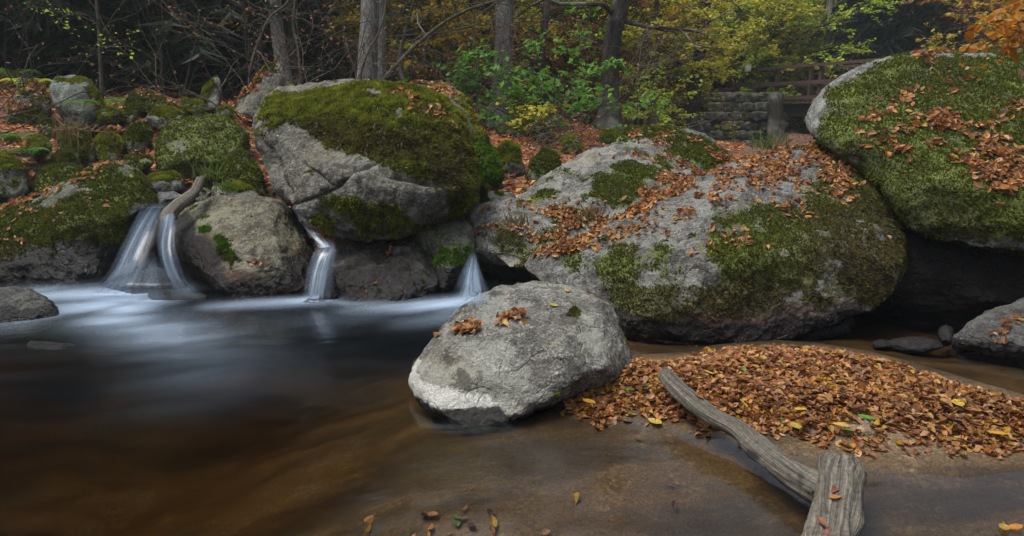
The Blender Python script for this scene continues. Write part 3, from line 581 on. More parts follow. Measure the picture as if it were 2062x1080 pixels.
# ---- mossy rocks on the banks: outline, depth (or base pixel), label
bank = [
    ([(100, 165), (112, 150), (150, 146), (180, 158), (205, 195), (212, 230), (190, 245), (140, 240), (112, 215)], 8.6, 'grey faced boulder with ferns beside the thin sapling on the left bank', [(130, 152, 50, 12, 10, .9), (195, 195, 20, 40, -20, .6)], (.7, .8, .75), -.2),
    ([(248, 210), (262, 188), (285, 180), (330, 195), (355, 212), (320, 222), (285, 230), (255, 222)], 8.9, 'bright mossy hump topped with leaves above the flat dark faced rock', [(290, 200, 60, 20, 0, .9)], (.6, .65, .55), .3),
    ([(398, 205), (410, 180), (428, 151), (440, 158), (447, 178), (444, 212), (420, 220)], 9.8, 'pointed tooth shaped rock on the left bank slope', [(410, 185, 14, 26, 30, .7)], (.75, .78, .66), -.05),
    ([(458, 208), (500, 168), (540, 130), (562, 123), (574, 140), (574, 200), (566, 225), (510, 232)], 9.2, 'tall slanting grey rock with mossy upper edge behind the huge boulder', [(500, 168, 70, 12, -42, .9)], (.78, .76, .66), -.15),
    ([(293, 236), (315, 220), (345, 218), (370, 232), (362, 246), (330, 256), (305, 250)], 8.4, 'small flat rock with dark face under a moss lid on the left bank', [(330, 224, 40, 9, 0, .9)], (.6, .6, .6), 0),
    ([(298, 330), (318, 285), (345, 248), (375, 235), (420, 236), (465, 250), (502, 268), (498, 310), (450, 345), (380, 352), (310, 350)], 7.6, 'large rounded mossy boulder in the middle of the left bank', [(400, 260, 100, 26, 0, 1), (440, 300, 60, 40, 0, .9), (340, 320, 40, 30, 0, .6), (370, 290, 34, 16, -20, -.4)], (.66, .64, .56), .22),
    ([(188, 318), (196, 280), (211, 256), (232, 268), (247, 288), (236, 322), (210, 336)], 7.7, 'cone shaped mossy rock between the leaf drifts', [(212, 275, 26, 30, 0, .9)], (.6, .62, .5), .2),
    ([(118, 300), (130, 262), (155, 250), (180, 270), (192, 310), (180, 345), (140, 345)], 7.6, 'dark rock draped with dry grass and moss left of the cone shaped rock', [(150, 275, 30, 30, 0, .6)], (.45, .46, .4), .2),
    ([(-60, 330), (-10, 304), (25, 308), (50, 330), (56, 365), (40, 395), (-40, 400)], 6.9, 'mossy rock with black hollow at the left edge', [(15, 320, 50, 16, 0, .9)], (.35, .36, .33), .1),
    ([(236, 290), (255, 255), (285, 248), (305, 265), (300, 300), (265, 315)], 8.0, 'dark mossy rock behind the cone shaped rock', [(270, 265, 36, 16, 0, .8)], (.45, .46, .4), .2),
    ([(294, 362), (310, 350), (345, 350), (370, 360), (372, 376), (340, 388), (305, 380)], 7.0, 'low moss lidded stone below the large rounded mossy boulder', [(330, 354, 40, 9, 0, .9)], (.6, .6, .55), .05),
    ([(448, 340), (462, 318), (490, 300), (512, 325), (540, 375), (556, 408), (520, 400), (470, 392), (452, 370)], 6.9, 'leaning mossy boulder tucked against the left side of the huge boulder', [(490, 330, 40, 40, 45, .9)], (.7, .7, .6), .25),
    ([(420, 400), (430, 375), (460, 368), (500, 374), (530, 392), (510, 405), (460, 408)], 6.6, 'flat grey stone above the tan and grey boulder', [(485, 378, 24, 8, 0, .5)], (.7, .72, .7), -.1),
    ([(385, 402), (392, 384), (410, 376), (425, 388), (424, 404), (405, 410)], 6.6, 'small olive stone beside the broken branch above the left cascade', [], (.6, .62, .5), 0),
    ([(312, 400), (320, 388), (350, 386), (372, 396), (360, 406), (325, 408)], 6.7, 'flat pale stone at the lip of the left cascade', [], (.7, .74, .78), -.3),
    ([(60, 395), (80, 350), (130, 330), (170, 340), (180, 370), (130, 400), (80, 410)], 7.0, 'bushy mossy rock behind the long slab boulder', [(110, 360, 60, 30, 0, .8)], (.5, .5, .45), .25),
    ([(800, 190), (850, 168), (910, 172), (945, 195), (975, 240), (995, 275), (960, 292), (880, 280)], 7.9, 'leaf heaped mossy rock rising behind the right shoulder of the huge boulder', [(960, 245, 40, 40, 40, .9)], (.55, .56, .5), .25),
    ([(945, 300), (965, 282), (992, 296), (1012, 335), (1016, 365), (990, 382), (955, 378)], 7.3, 'bright green mossy rock right of the huge boulder', [(980, 320, 40, 40, 30, 1)], (.5, .52, .45), .3),
    ([(1000, 300), (1020, 284), (1045, 295), (1058, 335), (1050, 358), (1015, 350)], 8.0, 'dark mossy rock behind the bright green one right of the huge boulder', [(1025, 300, 30, 20, 0, .7)], (.4, .42, .38), .2),
    ([(1058, 350), (1072, 318), (1095, 298), (1125, 312), (1132, 335), (1115, 352), (1080, 372)], 7.8, 'mossy hump in the leaf gully left of the pale lichened boulder', [(1100, 320, 34, 30, 0, .9)], (.5, .52, .45), .2),
    ([(960, 405), (975, 388), (1010, 384), (1040, 395), (1035, 412), (990, 420)], 6.6, 'flat grey stone in the gap right of the huge boulder', [], (.7, .7, .66), -.2),
    ([(950, 395), (960, 370), (980, 380), (985, 405), (968, 422), (952, 418)], 6.4, 'olive stone against the right foot of the huge boulder', [(965, 385, 20, 20, 0, .6)], (.55, .57, .45), 0),
    ([(1205, 280), (1215, 266), (1240, 264), (1250, 276), (1240, 290), (1215, 292)], 10.5, 'small mossy stone at the root of the dark mossy tree', [(1225, 272, 30, 12, 0, .9)], (.5, .5, .45), .3),
    ([(10, 250), (30, 180), (70, 162), (105, 200), (100, 250), (60, 280)], 9.2, 'leaf covered mound at the far left of the bank', [(60, 240, 40, 30, 0, .5)], (.4, .4, .35), .15),
]
for k, (ol, s, lab, ms, tn, m0) in enumerate(bank):
    a = np.array(ol, float); hgt = a[:, 1].max() - a[:, 1].min()
    a[:, 1] = np.where(a[:, 1] > a[:, 1].mean(), a[:, 1] + 0.18 * hgt, a[:, 1])
    wm = (a[:, 0].max() - a[:, 0].min()) / F0 * s
    rock('b%d' % k, 'mossy_rock', lab, a, s0=s, tilt=0.5 * wm, front=.38 * wm, back=.45 * wm, sub=6 if wm > .9 else 5, seed=40 + k, moss=ms, moss0=m0, mossup=.25, mossn=.6, tint=tn, cat='rock', tufts=int(1500 + 2500 * wm), tuft=.026, tcol=k % 2 + (1 if k == 17 else 0), amp=.06, ridge=.03, wetz=-5, group='rocks on the banks')

rq = np.random.default_rng(19)
for k, (x_, y_, s_) in enumerate([(75, 300, 7.4), (275, 330, 7.2), (365, 225, 9.2), (250, 240, 8.6), (455, 240, 9.0), (130, 320, 7.3), (20, 285, 8.0), (470, 285, 7.9), (215, 240, 8.4), (430, 365, 6.9), (385, 215, 9.4), (95, 260, 8.4), (1150, 300, 9.5), (1090, 275, 10.5), (1040, 270, 11)]):
    a_ = np.linspace(0, 2 * math.pi, 9)[:-1]; rx, ry = rq.uniform(18, 34), rq.uniform(14, 24); b_ = 1 + .2 * rq.normal(size=8)
    w_ = 2 * rx / F0 * s_
    rock('r%d' % k, 'mossy_rock', ['small mossy rock behind the long slab boulder near the left edge', 'small mossy rock just above the crest of the slab boulder', 'small mossy rock right of the bright mossy hump', 'small mossy rock left of the flat dark faced rock', 'small mossy rock below the slanting grey rock', 'small mossy rock under the draped grassy rock', 'small mossy rock below the far left leaf mound', 'small mossy rock between the large rounded mossy boulder and the huge boulder', 'small mossy rock below the grey faced boulder', 'small mossy rock above the flat stones of the left cascade', 'small mossy rock left of the pointed tooth shaped rock', 'small mossy rock left of the draped grassy rock', 'small mossy rock in the leaf gully behind the pale lichened boulder', 'small mossy rock below the green leafy bush', 'small mossy rock at the root of the leaning grey trunk'][k], np.stack([x_ + rx * b_ * np.cos(a_), y_ + ry * b_ * np.sin(a_)], -1), s0=s_, tilt=.4 * w_, front=.35 * w_, back=.4 * w_, sub=5, seed=140 + k, moss0=.3, mossup=.3, mossn=.7, tint=(.5, .5, .45), cat='rock', tufts=1200, tuft=.026, tcol=k % 2, amp=.07, ridge=.04, wetz=-5, group='half buried rocks of the banks')
# ------------------------------------------------------------------ driftwood
def drift(path, radii, k=28, n=90, seed=0, dark=(), rough=.10, closed_r=0.6):
    """a weathered limb: closed skin with knots and grain ridges; path points in world metres"""
    P = curve(path, n); R = np.interp(np.linspace(0, 1, n), np.linspace(0, 1, len(radii)), radii)
    T = np.gradient(P, axis=0); T /= np.linalg.norm(T, axis=1)[:, None]
    U = np.cross(T, [0, 0, 1.0]); U /= np.linalg.norm(U, axis=1)[:, None]; B = np.cross(U, T)
    th = np.arange(k) / k * 2 * math.pi
    ax = np.linspace(0, 1, n)[:, None] * np.ones((1, k)); an = np.ones((n, 1)) * th[None]
    L = np.linalg.norm(np.diff(P, axis=0), axis=1).sum()
    q = np.stack([np.cos(an) * 1.3, np.sin(an) * 1.3, ax * L * 3], -1).reshape(-1, 3) + seed * 7
    g = fbm(q, 4, .5).reshape(n, k); g2 = fbm(q * [4, 4, .5], 3, .6, True).reshape(n, k)
    rr = R[:, None] * (1 + rough * 2.2 * g + rough * .9 * g2)
    big = fbm(q * [.6, .6, .45] + 31, 2).reshape(n, k); rr = rr * (1 + .16 * big)
    e_ = np.maximum(np.exp(-np.arange(n) / 2.0), np.exp(-np.arange(n)[::-1] / 2.0))[:, None]; sg2 = np.where(np.arange(n) < n / 2, -1.0, 1.0)[:, None]
    jag = (e_ * sg2 * R[:, None] * 1.1 * fbm(np.stack([np.cos(an) * 2.5, np.sin(an) * 2.5, 0 * an + seed], -1).reshape(-1, 3), 3, .7).reshape(n, k))[..., None] * T[:, None]
    V = P[:, None] + jag + rr[..., None] * (np.cos(an)[..., None] * U[:, None] + np.sin(an)[..., None] * B[:, None])
    i = np.arange(n - 1)[:, None] * k; j = np.arange(k)[None]; j2 = (j + 1) % k
    Q = np.stack([i + j, i + j2, i + k + j2, i + k + j], -1).reshape(-1, 4)
    V = V.reshape(-1, 3); a0 = len(V)
    V = np.vstack([V, P[:1] - T[:1] * radii[0] * closed_r, P[-1:] + T[-1:] * radii[-1] * closed_r])
    tr = np.array([[a0, (c + 1) % k, c] for c in range(k)] + [[a0 + 1, (n - 1) * k + c, (n - 1) * k + (c + 1) % k] for c in range(k)])
    dk = np.zeros(len(V)); qx, qy, _ = project(V); dk += blobs(qx, qy, dark) + sstep(0.03, -0.01, V[:, 2]) * .9
    me = mesh_np('drift', V, [Q, tr], True, {'dark': np.clip(dk, 0, 1)})
    uv = me.uv_layers.new(name='UVMap'); uu = np.zeros((len(V), 2)); uu[:a0, 0] = (np.abs(an / math.pi - 1)).ravel(); uu[:a0, 1] = (ax * L).ravel(); uu[a0:, 0] = .5
    vi = np.zeros(len(me.loops), np.int32); me.loops.foreach_get('vertex_index', vi); uv.data.foreach_set('uv', uu[vi].astype(np.float32).ravel())
    return me
def zpts(lst): return [tuple(on_z(np.array(float(x)), np.array(float(y)), z)) for x, y, z in lst]
log = obj('driftwood_log', None, label='forked weathered driftwood log lying from the leafy sandbar into the water', cat='driftwood')
log.location = on_z(np.array(1660.), np.array(1000.), 0.0); log_loc = np.array(log.location)
def child_of_log(name, me):
    V = np.zeros(len(me.vertices) * 3, np.float32); me.vertices.foreach_get('co', V); V = V.reshape(-1, 3) - log_loc
    me.vertices.foreach_set('co', V.astype(np.float32).ravel()); return obj(name, me, DRIFT, log)
child_of_log('branch', drift(zpts([(1338, 752, .16), (1375, 790, .145), (1425, 832, .12), (1490, 868, .10), (1530, 905, .085), (1580, 945, .075), (1625, 975, .075), (1668, 1000, .08)]), [.030, .038, .040, .044, .047, .046, .047, .048], n=120, seed=1, dark=[(1515, 918, 22, 12, 30, .8), (1612, 968, 10, 20, 0, .6), (1408, 800, 14, 6, 30, .6)], rough=.15))
child_of_log('stub', drift(zpts([(1692, 930, .13), (1684, 965, .105), (1677, 1020, .085), (1668, 1090, .075), (1655, 1180, .06), (1640, 1300, .05)]), [.055, .076, .071, .071, .073, .072], n=90, seed=3, dark=[(1712, 935, 8, 34, 10, .55), (1665, 1030, 12, 12, 0, .5)], rough=.19, closed_r=.25))
obj('driftwood_branch', drift([tuple(at(np.array(float(x)), np.array(float(y)), np.array(s))) for x, y, s in [(404, 362, 6.0), (388, 390, 5.85), (358, 415, 5.7), (330, 448, 5.55), (305, 495, 5.42), (285, 540, 5.35)]], [.034, .038, .05, .052, .05, .04], n=50, k=14, seed=5, dark=[(310, 480, 30, 50, 0, 1)]), DRIFT, label='broken branch jammed across the lip of the left cascade', cat='driftwood')

# ------------------------------------------------------------------ water: the pool body, the upstream pool, the cascades
wx = graded([(-10, -4.5, .5), (-4.5, 1.5, .06), (1.5, 10, .4)]); wy = graded([(-10, 1.0, 1.0), (1.0, 6.6, .05)])
WX, WY = np.meshgrid(wx, wy); a, b = len(wx), len(wy)
WV = np.stack([WX, WY, 0 * WX], -1).reshape(-1, 3)
fpx, fpy, _ = project(WV)
front_ok = WV[:, 1] > 1.2
def w2(pts): return [tuple(on_z(np.array(float(x)), np.array(float(y)), 0)[:2]) for x, y in pts]
def stroke(pts, w0, w1, st):
    """foam along a line of flow on the water"""
    P = np.array(w2(pts)); d = np.full(len(WV), 1e9); tt = np.zeros(len(WV)); m = len(P) - 1
    for j in range(m):
        e = P[j + 1] - P[j]; t = np.clip(((WV[:, :2] - P[j]) @ e) / (e @ e), 0, 1); q = np.linalg.norm(WV[:, :2] - P[j] - t[:, None] * e, axis=1)
        tt = np.where(q < d, (j + t) / m, tt); d = np.minimum(d, q)
    w = w0 + (w1 - w0) * tt
    return st * np.exp(-(d / w) ** 2) * (1 - tt * .75)
nn = fbm(np.stack([WV[:, 0] * .9 + WV[:, 1] * .5, WV[:, 1] * 3.2 - WV[:, 0] * 1.0, 0 * WV[:, 0]], -1) * 1.3, 4)
foam = np.maximum.reduce([stroke([(290, 585), (180, 592), (60, 592), (-80, 600)], .22, .2, 1.15), stroke([(260, 600), (190, 612), (120, 622), (60, 640)], .20, .25, 1.1), stroke([(300, 605), (220, 640), (300, 665), (390, 690)], .16, .30, .85), stroke([(170, 640), (260, 630), (330, 650), (420, 700), (420, 760)], .15, .38, .28),
                          stroke([(645, 603), (600, 608), (520, 612), (430, 618)], .10, .12, 1.2), stroke([(650, 605), (700, 612), (780, 612)], .06, .06, .55), stroke([(955, 604), (900, 610), (820, 618), (720, 622)], .12, .16, 1.25), stroke([(960, 605), (930, 625), (880, 640), (820, 648)], .1, .16, .55),
                          stroke([(1745, 645), (1780, 655), (1830, 662)], .05, .03, .7), stroke([(880, 620), (700, 640), (560, 650)], .15, .3, .12)])
foam = np.clip(foam * (1 + .5 * nn), 0, 1) * (1 - sstep(0.9, 1.0, np.abs(WV[:, 0]) / 5.5))
foam = np.clip(foam + 0.012 * sstep(2.6, 4, WV[:, 1]) * sstep(1.0, -.5, WV[:, 0]) * (1 + nn), 0, 1)
i0 = (np.arange(b - 1)[:, None] * a + np.arange(a - 1)[None]).ravel(); WQ = np.stack([i0, i0 + 1, i0 + a + 1, i0 + a], -1)
# close the body with sides and a floor below the bed
rim = np.concatenate([np.arange(a), a * np.arange(1, b) + a - 1, a * (b - 1) + np.arange(a - 2, -1, -1), a * np.arange(b - 2, 0, -1)])
n0 = len(WV); LV = WV[rim].copy(); LV[:, 2] = -1.6; m = len(rim); jj = np.arange(m)
SQ = np.stack([rim[jj], n0 + jj, n0 + (jj + 1) % m, rim[(jj + 1) % m]], -1)
cI = n0 + m; CT = np.stack([np.full(m, cI), n0 + (jj + 1) % m, n0 + jj], -1)
AV = np.vstack([WV, LV, [[0, -1.5, -1.6]]]); fl = np.zeros(len(AV)); fl[:n0] = foam
me = mesh_np('pool_water', AV, [WQ, SQ, CT], True, {'foam': fl})
fa = me.attributes.new('flow', 'FLOAT_VECTOR', 'POINT'); fv = np.zeros((len(AV), 3), np.float32); fv[:, 0] = (AV[:, 0] * .55 + AV[:, 1] * .35) * 1.3; fv[:, 1] = (AV[:, 1] - .45 * AV[:, 0]) * 9; fa.data.foreach_set('vector', fv.ravel())
obj('pool_water', me, WATER, kind='structure', label='calm brown pool with blurred white foam trails', cat='water')
ux, uy = np.meshgrid(np.linspace(-3.2, -2.84, 24), np.linspace(5.9, 7.4, 20))
uz = 0.575 + 0 * ux; UV_ = np.stack([ux, uy, uz], -1).reshape(-1, 3); i0 = (np.arange(19)[:, None] * 24 + np.arange(23)[None]).ravel()
UQ = np.stack([i0, i0 + 1, i0 + 25, i0 + 24], -1)
LOW = UV_.copy(); LOW[:, 2] = .2
me = mesh_np('upstream_water', UV_, [UQ], True, {'foam': np.clip(.1 * sstep(6.2, 5.6, UV_[:, 1]), 0, 1)})
fa = me.attributes.new('flow', 'FLOAT_VECTOR', 'POINT'); fa.data.foreach_set('vector', (UV_ * [9, 1, 0]).astype(np.float32).ravel())
obj('upstream_water', me, WATER, kind='structure', label='smooth stream water sliding to the lip of the left cascade', cat='water')

DB = np.full((400, 700), 1e3)                     # nearest rock surface along each sight line, so that the water runs over the rocks
for R_ in ROCKS.values():
    x_, y_, s_ = project(R_['V']); ok = R_['front'] & (x_ > 0) & (x_ < 2090) & (y_ > 0) & (y_ < 1190)
    np.minimum.at(DB, ((y_[ok] / 3).astype(int), (x_[ok] / 3).astype(int)), s_[ok])
for _ in range(2):
    p_ = np.pad(DB, 1, constant_values=1e3); nb4 = np.minimum.reduce([p_[i:i + 400, j:j + 700] for i in range(3) for j in range(3)]); DB = np.where(DB > 900, nb4, DB)
def drape(V, nv, nu):
    x_, y_, s_ = project(V); m = DB[np.clip((y_ / 3).astype(int), 0, 399), np.clip((x_ / 3).astype(int), 0, 699)]
    n_ = np.minimum(s_, m - .03).reshape(nv, nu)
    for _ in range(3):
        p_ = np.pad(n_, 2, mode='edge'); n_ = np.minimum(n_, sum(p_[i:i + nv, j:j + nu] for i in range(5) for j in range(5)) / 25)
    return at(x_, y_, n_.ravel())
def cascade(rows, dens, label, nu=22, nv=46, bulge=.05):
    """rows: (left px, left py, left depth, right px, right py, right depth) from lip to foot"""
    rows = [[*r[:2], r[2] or float(plane_s(r[0], r[1], .012)), *r[3:5], r[5] or float(plane_s(r[3], r[4], .012))] for r in rows]
    Lp = curve([at(np.array(float(r[0])), np.array(float(r[1])), np.array(float(r[2]))) for r in rows], nv)
    Rp = curve([at(np.array(float(r[3])), np.array(float(r[4])), np.array(float(r[5]))) for r in rows], nv)
    u = np.linspace(0, 1, nu); v = np.linspace(0, 1, nv)
    V = Lp[:, None] * (1 - u)[None, :, None] + Rp[:, None] * u[None, :, None]
    V[..., 1] -= bulge * np.sin(u * math.pi)[None] * np.sin(v * math.pi)[:, None] + .02 * np.sin(v * math.pi)[:, None] * fbm(np.stack([np.tile(u * 9, nv), np.repeat(v * .8, nu), np.zeros(nu * nv)], -1), 2).reshape(nv, nu)
    V = drape(V.reshape(-1, 3), nv, nu)
    d = np.interp(np.repeat(v, nu), np.linspace(0, 1, len(dens)), dens) * (sstep(0, .48, np.tile(u, nv)) * sstep(1, .52, np.tile(u, nv))) ** .8
    i0 = (np.arange(nv - 1)[:, None] * nu + np.arange(nu - 1)[None]).ravel(); Q = np.stack([i0, i0 + 1, i0 + nu + 1, i0 + nu], -1)
    me = mesh_np('waterfall', V, [Q], True, {'veil': d})
    uv = me.uv_layers.new(name='UVMap'); uu = np.stack([np.tile(u, nv), np.repeat(v, nu)], -1)
    vi = np.zeros(len(me.loops), np.int32); me.loops.foreach_get('vertex_index', vi); uv.data.foreach_set('uv', uu[vi].astype(np.float32).ravel())
    return obj('waterfall', me, FALL, label=label, cat='waterfall', kind='thing')
cascade([(288, 406, 6.2, 345, 406, 6.2), (280, 420, 5.8, 338, 421, 5.8), (268, 445, 5.55, 328, 446, 5.5), (240, 500, 5.35, 306, 505, 5.28), (205, 560, 5.25, 290, 548, 5.2), (150, 590, 0, 270, 592, 0), (90, 606, 0, 300, 616, 0)], [.0, .35, .75, .8, .7, .6, .0], 'broad left branch of the left cascade sliding past the slab boulder', nv=70)
cascade([(328, 424, 5.75, 352, 424, 5.75), (322, 438, 5.5, 360, 440, 5.45), (316, 490, 5.32, 360, 500, 5.25), (325, 540, 5.2, 378, 560, 5.15), (335, 578, 5.15, 405, 586, 5.12), (330, 606, 0, 430, 608, 0)], [.2, 1.0, .8, .65, .5, .0], 'narrow right branch of the left cascade against the tan boulder', nv=60)
cascade([(262, 508, 5.25, 322, 505, 5.25), (235, 540, 5.1, 345, 540, 5.1), (205, 575, 4.95, 365, 578, 4.95), (175, 600, 0, 385, 602, 0), (140, 614, 0, 400, 616, 0)], [.0, .32, .42, .4, .0], 'thin veil of water over the rounded black stone below the left cascade', bulge=.05, nv=60)
cascade([(588, 420, 5.9, 604, 420, 5.9), (600, 442, 5.7, 620, 440, 5.7), (624, 475, 5.5, 645, 470, 5.5), (640, 500, 5.38, 668, 497, 5.38)], [.45, .55, .75, .9], 'thin chute of water feeding the middle cascade', nu=12)
cascade([(632, 480, 5.45, 672, 480, 5.45), (634, 497, 5.32, 684, 497, 5.32), (630, 508, 5.25, 684, 508, 5.26), (616, 545, 5.18, 676, 550, 5.18), (608, 590, 5.1, 668, 592, 5.1), (596, 606, 0, 676, 608, 0), (570, 618, 0, 690, 620, 0)], [.0, .6, 1.0, 1.0, .9, .6, .0], 'white middle cascade falling between the tan boulder and the wet low rock')
cascade([(945, 510, 5.35, 962, 508, 5.35), (938, 525, 5.25, 965, 522, 5.25), (930, 540, 5.15, 972, 545, 5.1), (915, 575, 5.05, 985, 580, 4.95), (896, 604, 0, 994, 604, 0), (865, 616, 0, 1004, 616, 0)], [.0, .6, 1.0, 1.0, .7, .0], 'white right cascade fanning out beside the pale lichened boulder')

# ------------------------------------------------------------------ leaves
def leaf_mesh(curl, fold, wid, detail=4, stem=True, ser=0.0):
    """an ovate leaf of length 1 lying along +x, midrib fold and curl"""
    t = np.linspace(0, 1, detail + 2)
    hw = wid * np.sin(np.pi * t ** 0.85) ** 0.8 * 0.5; hw[0] = 0; hw[-1] = 0
    z = curl * ((t - .5) ** 2 * 4 - .3) * .3
    V = [(t[0], 0, z[0])]; T = []
    mid = [0]; lf = [0]; rt = [0]
    for k in range(1, detail + 1):
        V += [(t[k], 0, z[k]), (t[k], hw[k], z[k] + fold * hw[k]), (t[k], -hw[k], z[k] + fold * hw[k] * .8)]
        mid.append(len(V) - 3); lf.append(len(V) - 2); rt.append(len(V) - 1)
    V.append((1, 0, z[-1])); e = len(V) - 1; mid.append(e); lf.append(e); rt.append(e)
    for k in range(detail + 1):
        for sd, s in ((lf, 1), (rt, -1)):
            q = [mid[k], mid[k + 1], sd[k + 1], sd[k]]
            for tr in ((q[0], q[1], q[2]), (q[0], q[2], q[3])):
                if len(set(tr)) == 3: T.append(tr if s > 0 else tr[::-1])
    if stem:
        n = len(V); V += [(-.22, .012, z[0] + .03), (-.22, -.012, z[0] + .03), (0, .01, z[0]), (0, -.01, z[0])]; T += [(n, n + 1, n + 3), (n, n + 3, n + 2)]
    V = np.array(V, float); V[:, 0] -= .45
    return V, np.array(T)
LV_HI = [leaf_mesh(c, f, w) for c, f, w in [(.3, .3, .55), (-.5, .5, .5), (.9, .7, .5), (.2, -.4, .58), (1.3, .2, .45), (-.9, .9, .55), (.6, 1.3, .5), (.1, .15, .62)]]
LV_LO = [leaf_mesh(c, f, w, 2, False) for c, f, w in [(.3, .4, .55), (-.6, .6, .5), (1.0, .9, .55), (.1, -.3, .6)]]
LV_FLAT = [leaf_mesh(c, f, w, 1, False) for c, f, w in [(.3, .2, .6), (-.3, .3, .55)]]
LV_DIST = [(np.array([(-.45, 0, 0), (.55, 0, .05), (.05, .3, w_), (.05, -.3, w_ * .8)]), np.array([(0, 1, 2), (1, 0, 3)])) for w_ in (.06, -.05, .15)]
def frames(N, r, tiltsd):
    n = N + r.normal(size=N.shape) * tiltsd; n /= np.linalg.norm(n, axis=1)[:, None]
    a = r.normal(size=N.shape); x = np.cross(n, a); x /= np.linalg.norm(x, axis=1)[:, None]; y = np.cross(n, x)
    return np.stack([x, y, n], -1)          # columns
def scatter_leaves(P, N, size, r, tiltsd, kinds, palette):
    R = frames(N, r, tiltsd); k = r.integers(0, len(kinds), len(P)); sc = size * r.uniform(.5, 1.25, len(P)); c = palette(len(P))
    mb = MB(); cols = []
    for q, (lv, lt) in enumerate(kinds):
        i = np.where(k == q)[0]
        if not len(i): continue
        V = np.einsum('nij,vj->nvi', R[i], lv) * sc[i, None, None] + P[i, None]
        T = lt[None] + (np.arange(len(i)) * len(lv))[:, None, None]
        mb.add(V.reshape(-1, 3), T.reshape(-1, 3)); cols.append(np.repeat(c[i], len(lv), 0))
    return mb, np.vstack(cols)
def brown(n, yel=.05, gr=.0, r=rng, pale=.0):
    t = np.clip(r.beta(1.6, 1.8, n), 0, .95); c = leaf_palette(t) * r.uniform(.7, 1.65, (n, 1))
    g = c.mean(1, keepdims=True); c = g + (c - g) * r.uniform(.8, 1.1, (n, 1))
    u = r.random(n); c[u < yel] = np.array([.50, .30, .03]) * r.uniform(.7, 1.1, (int((u < yel).sum()), 1)); c[u > 1 - gr] = [.12, .2, .03]
    return c
LEAFN = {}
def rock_leaves(key, n, lst, label, size=.052, tilt=.38, lift=.012, kinds=LV_HI, seed=0, minz=.15):
    R = ROCKS[key]; r = np.random.default_rng(900 + seed); V, F = R['V'], R['F']
    d = np.where(R['front'] | (R['N'][:, 2] > .5), blobs(R['px'], R['py'], lst), 0) + .0
    d = d * np.clip(.35 + 1.6 * (fbm(V * 3.5, 3) + .15), 0.02, 2)
    w = d[F].mean(1) ** 1.5 * (R['N'][F][:, :, 2].mean(1) > minz)
    P, i = tri_sample(V, F, w, n, r); N = R['N'][F[i, 0]]
    P = P + N * (lift * r.uniform(.4, 1.8, len(P)))[:, None]
    mb, col = scatter_leaves(P, N, size, r, tilt, kinds, lambda m: brown(m, .03, .0, r))
    obj('fallen_leaves', mb.mesh('fallen_leaves', False, cols={'col': col}), LEAF, label=label, cat='leaves', kind='stuff')
rock_leaves('G', 4200, [(1250, 455, 120, 22, -25), (1150, 490, 110, 18, -10), (1330, 400, 110, 20, -28), (1400, 420, 90, 26, -28, .7), (1560, 340, 160, 34, -8), (1660, 350, 100, 44, 10, .9), (1440, 480, 60, 26, 0, .45), (1600, 420, 60, 30, 0, .35), (1740, 310, 60, 24, 30, .8), (1800, 420, 20, 60, 0, .15), (1480, 380, 120, 40, 0, .5)], 'drifts of russet leaves across the back of the broad boulder', seed=1)
rock_leaves('F', 1200, [(1060, 470, 80, 16, 0, 1), (1180, 450, 80, 26, -20, 1), (1010, 430, 50, 12, 0, .5), (1290, 320, 60, 12, 0, .35), (1350, 370, 60, 22, -30, .9), (1100, 420, 50, 16, 0, .4)], 'russet leaves caught in the dips of the pale lichened boulder', seed=2)
rock_leaves('I', 1300, [(1900, 260, 130, 22, -12, 1), (1980, 325, 100, 26, 20, .0001), (2030, 330, 90, 50, 0, 1), (1800, 210, 60, 12, -30, .7), (2045, 220, 50, 16, 0, .8), (1930, 240, 60, 20, 0, .9), (1860, 290, 120, 14, -8, .8), (1950, 170, 140, 40, 0, .12), (1800, 260, 150, 60, 0, .08), (1880, 115, 30, 10, 0, .9), (1760, 200, 40, 12, 0, .4)], 'dry leaves scattered over the enormous mossy boulder', size=.066, seed=3)
rock_leaves('E', 90, [(985, 652, 70, 12, -12, 1), (940, 668, 30, 7, 0, .8)], 'small heap of russet leaves on the foreground granite boulder', seed=4, size=.06)
rock_leaves('H', 330, [(1340, 285, 50, 14, 10, 1), (1420, 300, 50, 10, 20, .8), (1300, 275, 30, 10, 0, .7)], 'leaves lying on the low rear boulder', seed=5, kinds=LV_LO)
rock_leaves('A', 110, [(860, 225, 50, 14, 25, 1), (790, 185, 50, 8, 10, .8), (830, 200, 30, 12, 0, .6)], 'few curled leaves on the moss cap of the huge boulder', seed=6, kinds=LV_LO, size=.075)
rock_leaves('S', 420, [(110, 380, 70, 20, -30, 1), (40, 420, 60, 18, -20, 1), (200, 345, 40, 12, -20, .6), (20, 470, 26, 20, 0, .4), (150, 400, 100, 40, 0, .15)], 'leaves strewn along the mossy slab boulder', seed=7, kinds=LV_LO, size=.07)
rock_leaves('C', 130, [(740, 490, 60, 6, 0, 1), (800, 490, 50, 6, 10, .9), (790, 530, 12, 30, -20, .8), (790, 575, 30, 14, -20, .9), (735, 575, 30, 12, 0, .5), (870, 500, 14, 6, 30, .9)], 'wet leaves stuck to the dark low rock', seed=8, kinds=LV_LO, tilt=.2)
rock_leaves('B', 7, [(530, 530, 24, 10, 0, 1)], 'few leaves on the front of the tan and grey boulder', seed=9, kinds=LV_LO, tilt=.15, minz=-.2)
rock_leaves('K', 26, [(2030, 655, 50, 8, -35, 1), (2000, 690, 30, 12, -40, .5)], 'orange leaves in a crease of the smooth grey stone', seed=10, tilt=.2)
